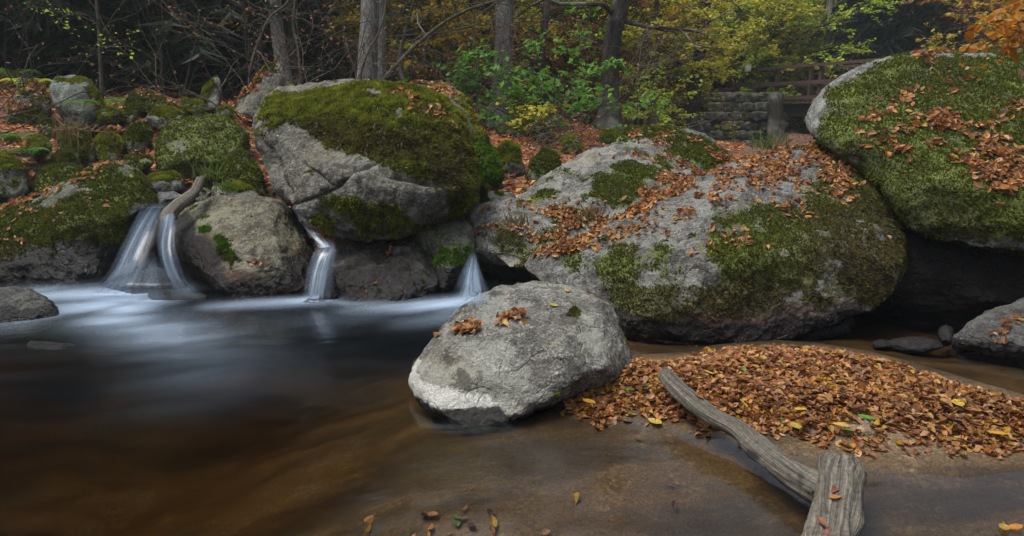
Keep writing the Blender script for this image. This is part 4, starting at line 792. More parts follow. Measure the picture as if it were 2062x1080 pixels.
for q, lst in [('b16', [(880, 180, 80, 16, 12, 1), (960, 230, 30, 16, 45, .6)]), ('b23', [(60, 190, 50, 30, 0, 1)]), ('b1', [(320, 195, 40, 10, 20, 1)]), ('b3', [(510, 165, 60, 12, -42, .9)])]:
    rock_leaves(q, 420, lst, {'b16': 'heaped leaves on the rock behind the huge boulder', 'b23': 'leaf cover on the far left mound', 'b1': 'leaf cover on the bright mossy hump', 'b3': 'leaves along the mossy edge of the slanting rock'}[q], seed=11 + len(lst), kinds=LV_LO, size=.07)
# the sandbar carpet
CAR = on_z(*np.array([(1100, 792), (1150, 745), (1225, 722), (1330, 725), (1440, 702), (1550, 690), (1650, 700), (1750, 718), (1850, 745), (1950, 775), (2062, 802), (2300, 840), (2300, 880), (2062, 905), (1990, 912), (1900, 910), (1780, 896), (1700, 884), (1600, 872), (1520, 862), (1440, 856), (1380, 848), (1290, 836), (1180, 816)], float).T, 0.05)[:, :2]
r = np.random.default_rng(77)
lo, hi = CAR.min(0), CAR.max(0); pts = r.uniform(lo, hi, (40000, 2)); sd = poly_sd(CAR, pts[:, 0], pts[:, 1])
P3 = np.stack([pts[:, 0], pts[:, 1], 0 * sd], -1)
keep = r.random(len(pts)) < sstep(-.05, .12, sd + .10 * fbm(P3 * 3, 3)) * np.clip(.5 + .5 * fbm(P3 * 2.2 + 3, 3), .1, .8)
pts = pts[keep]; sd = sd[keep]; print('sandbar leaves', len(pts))
pz = H(pts[:, 0], pts[:, 1]) + .005 + .028 * r.random(len(pts)) * sstep(0, .3, sd)
PL = np.column_stack([pts, pz]); lx, ly, ls = project(PL)
vis = (lx > 0) & (lx < 2062) & (ly < 1080)
order = np.argsort(np.where(vis, ls - 2.2 * (pz - H(pts[:, 0], pts[:, 1])) * 10, 1e9)); near = order[:278]; rest = np.setdiff1d(np.arange(len(PL)), near)
UP = np.array([0, 0, 1.0])
mb, col = scatter_leaves(PL[rest], np.tile(UP, (len(rest), 1)), .048, r, .25, LV_HI, lambda m: brown(m, .07, .006, r))
obj('fallen_leaves', mb.mesh('fallen_leaves', False, cols={'col': col}), LEAF, label='thick carpet of russet beech leaves covering the sandbar', cat='leaves', kind='stuff')
LM = [mesh_np('fallen_leaf', v, [t], False) for v, t in LV_HI]
for m_ in LM: m_.materials.append(LEAFOBJ)
from mathutils import Matrix
def put_leaf(p, n, size, k, label, group=None, color=None, tiltsd=.25, name='fallen_leaf', yaw=None):
    R = frames(np.array([n], float), r, tiltsd)[0]
    if color is None: me = LM[k]
    else:
        me = LMC[k]
    o = bpy.data.objects.new(name, me); COL.objects.link(o)
    M4 = Matrix([[*(R[0] * size), p[0]], [*(R[1] * size), p[1]], [*(R[2] * size), p[2]], [0, 0, 0, 1]]); o.matrix_world = M4
    if color: o.color = (*color, 1)
    tag(o, label, 'leaf', group); return o
LMC = []
for v, t in LV_HI:
    m_ = mesh_np('fallen_leaf', v, [t], False); m_.materials.append(LEAFOWN); LMC.append(m_)
for i in near:
    put_leaf(PL[i], UP, .050 * r.uniform(.6, 1.3), int(r.integers(0, 8)), 'curled russet leaf on the near side of the sandbar carpet', 'nearest leaves of the sandbar carpet', tiltsd=.25)
for x, y, cc, lab in [(1320, 849, (.50, .36, .08), 'pale yellow leaf at the water edge left of the driftwood'), (1612, 824, (.62, .45, .03), 'bright yellow leaf just right of the driftwood branch'), (1746, 841, (.10, .24, .03), 'green leaf on the brown leaf carpet'), (1603, 858, (.42, .34, .06), 'yellow green leaf near the bare sand by the driftwood'),
                      (1696, 856, (.55, .37, .08), 'pale golden leaf right of the yellow green one'), (1892, 788, (.60, .40, .03), 'bright yellow leaf near the back of the carpet'), (1930, 812, (.5, .36, .04), 'golden leaf in the right half of the carpet'), (2012, 873, (.55, .30, .03), 'orange yellow leaf near the right end of the sandbar'), (1427, 750, (.55, .40, .06), 'yellow leaf behind the tip of the driftwood'), (1185, 808, (.45, .24, .03), 'golden leaf at the left toe of the sandbar')]:
    p = on_z(np.array(float(x)), np.array(float(y)), .0); z = float(H(p[0], p[1])[0]); p = on_z(np.array(float(x)), np.array(float(y)), max(z, 0) + (.045 if y < 845 else .008))
    put_leaf(p, UP, .078, 7, lab, color=cc, tiltsd=.12)
for x, y, s_, cc, lab in [(1681, 985, .150, (.22, .08, .04), 'brown leaf on top of the driftwood stub'), (1680, 1002, .148, (.40, .17, .03), 'orange leaf below the brown one on the driftwood stub'), (1655, 1050, .145, (.24, .09, .04), 'small red brown leaf on the left of the driftwood stub'), (1665, 1074, .145, (.20, .09, .06), 'dull brown leaf at the lower end of the driftwood stub'), (1410, 800, .165, (.32, .14, .06), 'curled leaf on the driftwood branch knot')]:
    put_leaf(on_z(np.array(float(x)), np.array(float(y)), s_), UP, .045, int(r.integers(0, 3)), lab, color=cc, tiltsd=.15)
for x, y, cc, lab in [(2045, 1062, (.45, .20, .03), 'orange leaf in the water at the lower right corner'), (1718, 1066, (.20, .09, .06), 'brown leaf in the water beside the driftwood stub'), (2022, 1062, (.4, .25, .05), 'small yellow leaf in shallow water near the lower right corner')]:
    put_leaf(on_z(np.array(float(x)), np.array(float(y)), .006), UP, .06, 0, lab, color=cc, tiltsd=.08)
for x, y, cc, lab in [(1188, 588, (.30, .16, .08), 'curled tan leaf on the upper edge of the foreground granite boulder'), (1142, 588, (.42, .34, .10), 'pale yellow leaf on top of the foreground granite boulder'), (1114, 616, (.40, .36, .04), 'yellow leaf with dark spots on the foreground granite boulder')]:
    R = ROCKS['E']; j = np.where(R['front'], np.hypot(R['px'] - x, R['py'] - y), 1e9).argmin()
    put_leaf(R['V'][j] + R['N'][j] * .012, R['N'][j], .06, 3, lab, color=cc, tiltsd=.15)
# sunken leaves on the bed
r = np.random.default_rng(66); lx = np.concatenate([r.normal(800, 120, 60), r.uniform(1000, 1600, 7)]); ly = np.concatenate([1080 - np.abs(r.normal(0, 32, 60)), r.uniform(890, 1060, 7)])
P_ = on_z(lx, ly, -.12); P_[:, 2] = H(P_[:, 0], P_[:, 1]) + .02; mb, col = scatter_leaves(P_, np.tile(UP, (len(P_), 1)), .055, r, .3, LV_HI, lambda m: brown(m, .25, .15, r))
obj('fallen_leaves', mb.mesh('fallen_leaves', False, cols={'col': col}), LEAF, label='sunken leaves gathered on the pool bed at the lower edge', cat='leaves', kind='stuff')
# leaf litter on the banks
r = np.random.default_rng(55); pts = np.column_stack([r.uniform(-9, 7, 60000), r.uniform(5.9, 17, 60000)])
pz = H(pts[:, 0], pts[:, 1]); PL = np.column_stack([pts, pz + .02 + .02 * r.random(len(pts))]); lx, ly, ls = project(PL)
k = (lx > -60) & (lx < 1500) & (r.random(len(pts)) < np.clip(.8 + fbm(PL * [.9, .9, 0] + 1, 3) * 1.0, .3, 1)); PL = PL[k]
mb, col = scatter_leaves(PL, np.tile(UP, (len(PL), 1)), .085, r, .4, LV_FLAT, lambda m: brown(m, .02, .0, r) * [1.35, 1.15, 1.1])
obj('fallen_leaves', mb.mesh('fallen_leaves', False, cols={'col': col}), LEAF, label='russet leaf litter covering the forest banks', cat='leaves', kind='stuff')

# ------------------------------------------------------------------ bridge and abutment
def S(x, y, s): return at(np.array(float(x)), np.array(float(y)), np.array(float(s)))
A_, B_ = S(1880, 112, 17.5), S(1488, 143, 24.5); dv = B_ - A_; BL = np.linalg.norm(dv); dv = dv / BL
side = np.cross(dv, [0, 0, 1]); side /= np.linalg.norm(side); upv = np.cross(side, dv)
if side[1] < 0: side = -side
BR = np.stack([dv, side, upv], -1)
br = obj('footbridge', None, label='brown timber footbridge with railings crossing the valley behind the boulders', cat='bridge'); br.location = A_ - np.array([0, 0, 1.6])
def bpart(name, c, half, mat=BRIDGEWOOD, parent=br, R=BR):
    m_ = MB(); m_.box(np.asarray(c) - np.array(br.location) if parent is br else np.asarray(c), half, R); return obj(name, m_.mesh(name, False), mat, parent)
for sgn, off in ((0, 0.0), (1, 1.6)):
    o_ = side * off; n_post = int(BL / 1.7)
    bpart('handrail', (A_ + B_) / 2 + o_, (BL / 2, .05, .045)); bpart('mid_rail', (A_ + B_) / 2 + o_ - upv * .52, (BL / 2, .03, .06))
    bpart('kick_rail', (A_ + B_) / 2 + o_ - upv * .98, (BL / 2, .03, .06))
    for k in range(n_post + 1): bpart('post', A_ + dv * BL * k / n_post + o_ - upv * .60 + side * (.09 if sgn == 0 else -.09), (.055, .055, .55))
    bpart('beam', (A_ + B_) / 2 + o_ + side * (.25 if sgn == 0 else -.25) - upv * 1.38, (BL / 2, .11, .2), DARKWOOD)
npk = int(BL / .2)
pm = MB(); pm.box(np.zeros(3), (.09, .85, .03), BR); pm = pm.mesh('plank', False); pm.materials.append(BRIDGEWOOD)
for k in range(npk):
    o_ = obj('plank', pm, None, br); o_.location = A_ + dv * (k + .5) * BL / npk + side * .8 - upv * (1.135 + .004 * (k % 3)) - np.array(br.location)
sg = MB(); sg.box(B_ + dv * -.6 + side * -.1 + upv * .06 - np.array(br.location), (.17, .012, .12), BR); obj('notice_plate', sg.mesh('notice_plate', False), mat_wood('pale_plate', (.4, .42, .42), (.55, .57, .57)), br)
C_, D_ = B_ + np.array([0, .05, -.05]), S(1300, 178, 29); d2 = D_ - C_; L2 = np.linalg.norm(d2); d2 = d2 / L2; s2 = np.cross(d2, [0, 0, 1]); s2 /= np.linalg.norm(s2); R2 = np.stack([d2, s2, np.cross(s2, d2)], -1)
rl = obj('railing', None, label='old timber path railing continuing left from the footbridge through the foliage', cat='railing'); rl.location = (C_ + D_) / 2 - np.array([0, 0, 1.2])
for nm, dz in (('handrail', -.1), ('mid_rail', -.55)):
    m_ = MB(); m_.box((C_ + D_) / 2 + [0, 0, dz] - np.array(rl.location), (L2 / 2, .05, .055), R2); obj(nm, m_.mesh(nm, False), BRIDGEWOOD, rl)
for k in range(5):
    p = C_ + d2 * L2 * (k + .1) / 4.3; g = float(H(p[0], p[1])[0]); m_ = MB(); h_ = max(p[2] - g + .2, 1.0) / 2
    m_.box(p + [0, .1, -h_ + .05] - np.array(rl.location), (.06, .06, h_)); obj('post', m_.mesh('post', False), BRIDGEWOOD, rl)
ab = obj('abutment_wall', None, label='dark mossy rubble stone abutment under the footbridge', cat='wall'); ab.location = S(1500, 300, 23)
rr = np.random.default_rng(12); SV, SF = ico(4)
for row in range(7):
    x = 1415 + rr.uniform(-10, 10)
    while x < 1578:
        w_ = rr.uniform(18, 40); y_ = 312 - row * 19; s_ = 22.6 + .35 * rr.random() + .1 * row
        c = S(x + w_ / 2, y_, s_); half = np.array([w_ / 2 / F0 * s_ * 1.12, .32, 11.5 / F0 * s_])
        v = np.sign(SV) * np.abs(SV) ** .6 * half; v = v * (1 + .16 * fbm(SV * 1.6 + rr.uniform(0, 50), 3))[:, None]
        m_ = mesh_np('stone', v, [SF], True, {'moss': np.clip(.25 + .5 * fbm(SV * 2 + row + x, 3), 0, 1), 'oldmoss': np.full(len(v), .3), 'pale': 0 * v[:, 0], 'rust': 0 * v[:, 0], 'wet': 0 * v[:, 0]})
        o_ = obj('stone', m_, ROCK, ab, color=tuple(np.array([.8, .77, .72]) * rr.uniform(.6, 1.2))); o_.location = c - np.array(ab.location); x += w_ * .93
pc = S(1562, 190, 22.2); pb = S(1562, 318, 22.0); m_ = MB(); zz = np.linspace(0, 1, 9)[:, None]
m_.tube(pc * (1 - zz) + pb * zz - np.array(ab.location), np.linspace(.24, .33, 9), 9, .06); obj('pier', m_.mesh('pier'), BARK_DARK, ab, color=(0, .2, 0))

# ------------------------------------------------------------------ trees, shrubs, ferns
def nrm(v): v = np.asarray(v, float); return v / max(np.linalg.norm(v), 1e-9)
def grow(mb, p, d, L, rad, lev, maxlev, LP, r, droop=0.0, wander=.25, kids=(4, 6), n=6, spread=1.0, flat=.35, leafy=10, k=5):
    pts = [p]; dirs = [d]; step = L / (n - 1)
    for j in range(n - 1):
        d = nrm(d + r.normal(size=3) * wander * .6 + np.array([0, 0, -droop])); p = p + d * step; pts.append(p); dirs.append(d)
    mb.tube(pts, np.linspace(rad, rad * .35, n), k if lev == 0 else (4 if lev == 1 else 3), cap=False)
    if lev >= maxlev:
        for _ in range(leafy):
            t = r.random() * (n - 1); j = int(min(t, n - 2)); LP.append(pts[j] + (pts[j + 1] - pts[j]) * (t - j) + r.normal(size=3) * [.05, .05, .025])
        return
    for _ in range(int(r.integers(*kids))):
        t = r.uniform(.25, 1) * (n - 1); j = int(min(t, n - 2)); q = pts[j] + (pts[j + 1] - pts[j]) * (t - j)
        e = r.normal(size=3); e[2] *= flat; e = nrm(dirs[j] * .75 + nrm(e) * spread)
        grow(mb, q, e, L * r.uniform(.35, .6), rad * .45, lev + 1, maxlev, LP, r, droop, wander, kids, max(3, n - 1), spread, flat, leafy, k)
def pal(kind):
    def f(n):
        t = rng.random((n, 1)); v = rng.uniform(.65, 1.2, (n, 1))
        a, b = {'yellow': ((.68, .56, .05), (.38, .46, .05)), 'gold': ((.64, .50, .05), (.46, .34, .035)), 'green': ((.06, .20, .025), (.16, .32, .04)), 'lime': ((.24, .46, .05), (.54, .56, .06)), 'brown': ((.34, .15, .06), (.20, .085, .035)), 'orange': ((.50, .24, .03), (.42, .15, .02)), 'pale': ((.34, .16, .09), (.24, .11, .05))}[kind]
        return (np.array(a) * t + np.array(b) * (1 - t)) * v
    return f
def leaves_mesh(LP, size, r, kind, origin, tilt=.45, kinds=LV_DIST, up=UP):
    P = np.array(LP) - origin
    mb, col = scatter_leaves(P, np.tile(up, (len(P), 1)), size, r, tilt, kinds, pal(kind))
    return mb.mesh('crown', False, cols={'col': col})
def tree(name, label, px, s, wpx, top=None, py=None, h=9.0, bark=BARK_GREY, moss=.3, limbs=8, lz=(1.2, 8), ll=(1.5, 3), leafy=8, leaf=.07, kind='brown', maxlev=2, droop=.03, seed=0, flare=1.5, wob=.03, curveamt=.05, group=None, kids=(4, 6), kk=12, limbr=.16, fork=None, flat=.35, base_xy=None):
    r = np.random.default_rng(500 + seed)
    if base_xy is None:
        if py is None: py = 262
        b = S(px, py, s)
    else: b = np.array([*base_xy, 0.0])
    b[2] = float(H(b[0], b[1])[0]); rad = wpx / 2 / F0 * s
    if top is None: tdir = nrm([r.normal() * .04, r.normal() * .04, 1])
    else: tp = S(top, 0, s); tdir = nrm(tp - b)
    root = obj(name, None, label=label, cat='tree', group=group); root.location = b
    mb = MB(); zs = np.concatenate([[-.3, -.05, .12, .3, .6], np.linspace(1, h, 14)]); side_ = nrm(np.cross(tdir, [0, 1, 0]))
    path = np.array([tdir * z + side_ * curveamt * math.sin(z * 1.1 + seed) * min(z, 2) + np.array([0, 1, 0]) * curveamt * math.cos(z * .9 + seed) * min(z, 1) for z in zs])
    rads = rad * (1 + (flare - 1) * np.exp(-np.maximum(zs, 0) / .22)) * np.interp(zs, [0, h], [1, .35])
    mb.tube(path, rads, kk, wob)
    tk = obj('trunk', mb.mesh('trunk'), bark, root, color=(0, moss, 0))
    cb = MB(); LP = []
    for _ in range(limbs):
        z = r.uniform(*lz); j = np.searchsorted(zs, z) - 1; q = path[j] + (path[j + 1] - path[j]) * ((z - zs[j]) / (zs[j + 1] - zs[j]))
        a = r.uniform(0, 2 * math.pi); e = nrm([math.cos(a), math.sin(a), r.uniform(.0, .5)])
        grow(cb, q, e, r.uniform(*ll), max(rad * limbr, .008), 0, maxlev, LP, r, droop, .28, kids, 6, 1.0, flat, leafy)
    if limbs:
        lm = obj('limbs', cb.mesh('limbs'), bark if bark is not BARK_GREY else BARK_TWIG, root, color=(0, moss, 0))
    if LP and leafy: obj('crown', leaves_mesh(LP, leaf, r, kind, np.zeros(3)), FOLI, root)
    return root
# trunks one can name
tree('beech_tree', 'grey trunk of the paired trees behind the slanting rock', 582, 12, 30, 556, 200, bark=BARK_GREY, moss=.15, seed=1, limbs=5, leafy=2, kind='pale')
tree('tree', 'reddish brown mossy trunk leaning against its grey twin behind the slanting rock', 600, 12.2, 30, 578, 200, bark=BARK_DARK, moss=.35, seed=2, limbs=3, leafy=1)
tree('beech_tree', 'straight pale grey trunk rising directly behind the huge boulder', 738, 11, 42, 741, 240, bark=BARK_GREY, moss=.12, seed=3, limbs=5, leafy=2, kind='pale', curveamt=.02)
tree('tree', 'thinner shaded trunk hugging the right side of the straight pale trunk', 766, 11.6, 24, 764, 240, bark=BARK_GREY, moss=.4, seed=4, limbs=3, leafy=1, curveamt=.02)
tree('beech_tree', 'leaning grey trunk left of the green leafy bush', 1000, 12.5, 42, 1026, 265, bark=BARK_GREY, moss=.25, seed=5, limbs=5, leafy=3, kind='brown', curveamt=.04)
tree('oak_tree', 'gnarled dark mossy tree with flared roots behind the leafy gully', 1222, 13.5, 42, 1262, 258, bark=BARK_DARK, moss=.38, seed=6, limbs=7, lz=(2.0, 6), leafy=3, kind='brown', flare=2.0, wob=.07, curveamt=.10, limbr=.28)
tree('tree', 'dim trunk standing before the stone abutment', 1398, 17, 30, 1412, 278, bark=BARK_DARK, moss=.3, seed=7, limbs=6, ll=(1.0, 1.8), leafy=9, kind='yellow')
tree('tree', 'slim dark crooked tree above the green leafy bush', 1105, 13, 16, 1075, 262, bark=BARK_DARK, moss=.35, seed=8, limbs=8, lz=(1, 5), leafy=3, kind='brown', curveamt=.12)
tree('tree', 'thin grey trunk in the yellow foliage left of the leaning grey trunk', 912, 18, 13, 912, 250, bark=BARK_GREY, moss=.2, seed=9, limbs=6, leafy=6, kind='gold')
tree('sapling', 'thin pale sapling rising beside the grey faced boulder', 197, 8.6, 8, 183, 168, h=5, bark=BARK_TWIG, moss=.4, seed=10, limbs=10, lz=(.9, 3), ll=(.5, 1.1), leafy=2, leaf=.06, kind='lime', flare=1.2, limbr=.3)
tree('tree', 'pale hazy trunk left of its twin behind the footbridge', 1662, 25.5, 18, 1668, 250, h=12, bark=BARK_GREY, moss=.1, seed=11, limbs=4, lz=(6, 11), leafy=3, kind='yellow')
tree('tree', 'pale hazy trunk right of its twin behind the footbridge', 1690, 26.5, 18, 1695, 250, h=12, bark=BARK_GREY, moss=.1, seed=12, limbs=4, lz=(6, 11), leafy=3, kind='yellow')
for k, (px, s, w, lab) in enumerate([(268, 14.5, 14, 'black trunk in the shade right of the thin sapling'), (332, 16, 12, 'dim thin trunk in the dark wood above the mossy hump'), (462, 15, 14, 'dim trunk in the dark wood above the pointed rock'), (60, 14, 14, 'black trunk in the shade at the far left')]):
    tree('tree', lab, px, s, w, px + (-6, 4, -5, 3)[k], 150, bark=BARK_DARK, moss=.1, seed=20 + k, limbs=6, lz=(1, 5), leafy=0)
# mossy crooked stems and arching boughs
for k, (pts, w, lab) in enumerate([([(502, 175, 9.3), (512, 110, 9.3), (540, 40, 9.4), (575, 10, 9.5), (600, -30, 9.5)], 6, 'mossy crooked stem curving up beside the slanting rock'), ([(755, 190, 10.5), (800, 130, 10.6), (850, 80, 10.8), (920, 30, 11), (1000, 2, 11.2), (1080, -10, 11.3)], 9, 'mossy bough arching up and right behind the huge boulder'), ([(725, 175, 10.4), (735, 120, 10.3), (765, 60, 10.2), (778, 0, 10.2), (780, -60, 10.2)], 5, 'thin stem crossing in front of the straight pale trunk'), ([(608, 180, 11), (600, 100, 11), (590, 40, 11), (600, -40, 11)], 5, 'thin mossy stem right of the reddish trunk'), ([(965, 190, 12), (962, 120, 12), (955, 60, 12), (958, -20, 12)], 5, 'slim mossy stem between the yellow foliage and the leaning trunk'), ([(720, 160, 13), (700, 100, 13), (690, 50, 13), (685, -20, 13)], 7, 'green mossy stem left of the straight pale trunk'), ([(820, 200, 12.5), (805, 130, 12.6), (815, 70, 12.6), (840, -20, 12.7)], 10, 'stout mossy stem right of the straight pale trunk')]):
    P = [S(*p) for p in pts]; b = P[0].copy(); g = float(H(b[0], b[1])[0]); P = [np.array([b[0], b[1] + .1, min(g, b[2]) - .15])] + P
    root = obj('crooked_sapling', None, label=lab, cat='sapling'); root.location = b; mb = MB(); c = curve(P, 22) - b; w_ = w / 2 / F0 * pts[0][2]
    mb.tube(c, np.linspace(w_ * 1.2, w_ * .6, 22), 7, .08); obj('stem', mb.mesh('stem'), BARK_TWIG, root, color=(0, .5, 0))
    cb = MB(); LP = []; r = np.random.default_rng(600 + k)
    for _ in range(7):
        j = r.integers(7, 21); grow(cb, c[j], nrm(r.normal(size=3) * [1, .6, .5]), r.uniform(.5, 1.2), w_ * .4, 0, 2, LP, r, .05, .35, (2, 4), 6, 1, .6, 1)
    obj('twigs', cb.mesh('twigs'), BARK_TWIG, root, color=(0, .3, 0)); obj('crown', leaves_mesh(LP, .06, r, 'pale', np.zeros(3), 1.2), FOLI, root)
# leafy autumn trees
for k, (px, s, kd, n, lab) in enumerate([
    (1305, 17, 'yellow', 16, 'yellow leafed young tree right of the gnarled dark tree'), (1372, 31, 'gold', 18, 'golden tree far behind the old path railing'), (1455, 27, 'yellow', 20, 'yellow green tree above the abutment'), (1470, 29, 'gold', 20, 'golden tree far behind the left end of the footbridge'),
    (1560, 27, 'lime', 22, 'lime green tree behind the footbridge'), (1610, 33, 'yellow', 22, 'yellow tree behind the footbridge railing'), (1480, 26, 'lime', 20, 'bright green tree behind the abutment'), (1400, 30, 'yellow', 20, 'yellow tree behind the dim trunk'),
    (830, 15, 'gold', 14, 'golden leafed beech behind the moss cap of the huge boulder'), (900, 16.5, 'yellow', 16, 'yellow leafed beech left of the leaning grey trunk'), (960, 15, 'gold', 12, 'golden sapling just left of the leaning grey trunk'), (650, 15.5, 'gold', 14, 'golden sapling between the paired trees and the straight trunk'),
    (1080, 18, 'lime', 16, 'lime leafed beech above the green leafy bush'), (1160, 17, 'brown', 16, 'brown and rust leafed beech left of the gnarled tree'), (1280, 22, 'yellow', 18, 'distant yellow tree behind the gnarled dark tree'), (1180, 23, 'lime', 18, 'distant green tree left of the gnarled dark tree'),
    (1965, 26, 'pale', 18, 'pale brown beech in the haze right of the dark spruces'), (2030, 23, 'brown', 18, 'brown beech in the haze above the mossy boulder'), (2060, 20, 'gold', 18, 'golden beech at the right edge above the mossy boulder'), (560, 17, 'brown', 12, 'sparse brown beech left of the paired trees'), (780, 20, 'yellow', 16, 'yellow tree far behind the straight pale trunk'),
    (1960, 33, 'pale', 20, 'hazy pale brown beech high on the right slope'), (2090, 28, 'brown', 20, 'hazy brown beech behind the golden one at the right edge'), (1530, 27, 'yellow', 20, 'yellow tree behind the timber pier'), (1430, 28, 'yellow', 18, 'yellow tree just left of the abutment'), (1290, 19, 'yellow', 14, 'yellow tree above the brush pile'), (1590, 31, 'yellow', 22, 'tall yellow tree far behind the footbridge'), (1625, 29, 'lime', 12, 'lime tree left of the twin hazy trunks'), (1520, 33, 'lime', 22, 'light green tree far behind the abutment'), (870, 19, 'gold', 16, 'golden tree deep behind the arching bough'), (700, 18, 'yellow', 14, 'yellow sapling left of the straight pale trunk'), (940, 20, 'yellow', 16, 'yellow tree deep behind the low green bush'), (1140, 21, 'yellow', 14, 'yellow tree deep behind the green leafy bush'), (1340, 31, 'lime', 18, 'lime green tree right of the gnarled dark tree'), (1020, 20, 'yellow', 16, 'yellow tree far behind the leaning grey trunk'), (1240, 18, 'gold', 14, 'golden tree directly behind the gnarled dark tree')]):
    tree('young_beech', lab, px, s, 10 if s < 20 else 9, None, 255, h=5.5 if s < 20 else 8, bark=BARK_TWIG if kd != 'brown' else BARK_DARK, moss=.3, seed=60 + k, limbs=int(n * 1.35), lz=(.5, 3.6) if s < 20 else (.8, 5.6), ll=((1.2, 2.6) if px < 1340 or px > 1800 else (.8, 1.5)) if s < 20 else (1.8, 3.6), leafy=20 if kd not in ('brown', 'pale') else 15, leaf=.10 if s < 20 else .15, kind=kd, droop=.02, flat=.22, limbr=.35, kids=(4, 6), kk=7, flare=1.2)
for k, (px, s, kd) in enumerate([(640, 30, 'yellow'), (740, 33, 'gold'), (830, 31, 'yellow'), (900, 34, 'lime'), (990, 32, 'yellow'), (1070, 35, 'gold'), (1150, 33, 'lime'), (1220, 36, 'yellow'), (1300, 34, 'lime'), (1370, 37, 'yellow'), (1440, 38, 'lime'), (1520, 40, 'yellow'), (1600, 39, 'lime'), (1660, 42, 'yellow'), (1880, 40, 'pale'), (1960, 36, 'gold'), (2040, 34, 'pale')]):
    tree('young_beech', '%s beech on the far slope, %s from the left of the leafy screen' % ({'pale': 'pale brown', 'lime': 'lime green', 'gold': 'golden', 'yellow': 'yellow'}[kd], 'first second third fourth fifth sixth seventh eighth ninth tenth eleventh twelfth thirteenth fourteenth fifteenth sixteenth seventeenth'.split()[k]), px, s, 9, None, 240, h=11, bark=BARK_DARK, moss=.2, seed=160 + k, limbs=20, lz=(.4, 8), ll=(2, 4.2), leafy=15, leaf=.21, kind=kd, droop=.02, flat=.25, limbr=.3, kids=(4, 6), kk=6, flare=1.2, group='leafy screen on the far slope')
# dark spruces
def spruce_meshes(h, seed):
    r = np.random.default_rng(seed); mb = MB(); mb.tube([(0, 0, z) for z in np.linspace(-.4, h, 12)], np.linspace(.19, .02, 12), 8, .03); tr = mb.mesh('trunk')
    A, Bq, Cq = [], [], []; z = .7
    while z < h - .2:
        L = (h - z) / h * 2.7 + .25; L *= r.uniform(.8, 1.1)
        for a in np.arange(6) / 6 * 2 * math.pi + r.uniform(0, 1):
            L1 = L * r.uniform(.75, 1.1); n = int(7 + L1 * 9); t = np.sort(r.random(n)) ** .8; dr = np.array([math.cos(a), math.sin(a), 0]); sd = np.array([-dr[1], dr[0], 0])
            c = dr[None] * (t * L1)[:, None]; c[:, 2] = z + .12 * L1 * t - .42 * L1 * t ** 2
            for sgn in (-1, 1):
                ln = (.16 + .34 * np.sin(np.pi * np.clip(t * .85 + .1, 0, 1))) * L1 ** .5 * r.uniform(.7, 1.2, n)
                e = dr[None] * .55 + sgn * sd[None] * r.uniform(.5, 1.0, (n, 1)) + np.array([0, 0, -.45]) + r.normal(size=(n, 3)) * .18
                tip = c + e * ln[:, None]; wd_ = dr[None] * .035 + np.array([0, 0, .03]) * r.normal(size=(n, 1))
                A.append(c - wd_); Bq.append(c + wd_); Cq.append(tip)
                m_ = (c + tip) / 2; A.append(m_ - wd_ * .9); Bq.append(m_ + wd_ * .9); Cq.append(m_ + (dr[None] * .5 + np.array([0, 0, -.7])) * ln[:, None] * .7)
        z += r.uniform(.26, .38)
    V = np.stack([np.vstack(A), np.vstack(Bq), np.vstack(Cq)], 1).reshape(-1, 3)
    t = np.repeat(r.random(len(V) // 3), 3)[:, None]
    return tr, mesh_np('crown', V, [np.arange(len(V)).reshape(-1, 3)], False, cols={'col': np.array([.012, .026, .012]) * (1 - t) + np.array([.035, .062, .025]) * t})
SPR = [spruce_meshes(11, 1), spruce_meshes(13, 2), spruce_meshes(15, 3)]
for tr_, cr_ in SPR: tr_.materials.append(BARK_DARK); cr_.materials.append(FOLI)
def spruce(p, k, sc, rot, label, group=None):
    root = obj('spruce_tree', None, label=label, cat='tree', group=group); root.location = p; root.scale = (sc,) * 3; root.rotation_euler = (0, 0, rot)
    obj('trunk', SPR[k][0], None, root, color=(0, .1, 0)); obj('crown', SPR[k][1], None, root); return root
r = np.random.default_rng(31)
def by_px(px, s):
    p = S(px, 250, s); p[2] = float(H(p[0], p[1])[0]); return p
for px, s, k, lab in [(1745, 26, 2, 'blue green spruce in the haze right of the twin trunks'), (1812, 25, 1, 'taller hazy spruce right of centre above the footbridge end'), (1712, 36, 2, 'faint spruce behind the twin trunks')]:
    spruce(by_px(px, s), k, 1.0, r.uniform(0, 6), lab)
for px, s in [(-60, 13), (90, 12.8), (230, 13.4), (330, 13.8), (420, 13.5), (510, 14.5), (-60, 17), (60, 15.5), (150, 15), (250, 17), (350, 18.5), (430, 16.5), (520, 19), (0, 20), (110, 21), (210, 23), (310, 24), (400, 25), (500, 26), (-160, 21), (600, 23), (680, 27), (-240, 22), (560, 29), (450, 32), (300, 31), (150, 29), (20, 28)]:
    spruce(by_px(px, s), int(r.integers(0, 3)), r.uniform(.8, 1.05), r.uniform(0, 6), 'black green spruce massed in the deep shade behind the left bank', 'spruces behind the left bank')
for px, s in [(760, 24), (850, 27), (930, 25), (1020, 28), (1100, 26), (1180, 31), (1260, 30), (1340, 33), (1420, 36), (800, 34), (950, 37), (1080, 39), (1220, 42), (1330, 44), (1500, 41), (1590, 44), (1900, 48), (1850, 42), (1960, 44), (2000, 46), (2050, 38), (2100, 40), (1860, 60), (1960, 62)]:
    spruce(by_px(px, s), int(r.integers(0, 3)), r.uniform(.8, 1.1), r.uniform(0, 6), 'dark spruce half hidden by autumn foliage on the far slope', 'spruces on the far slope')
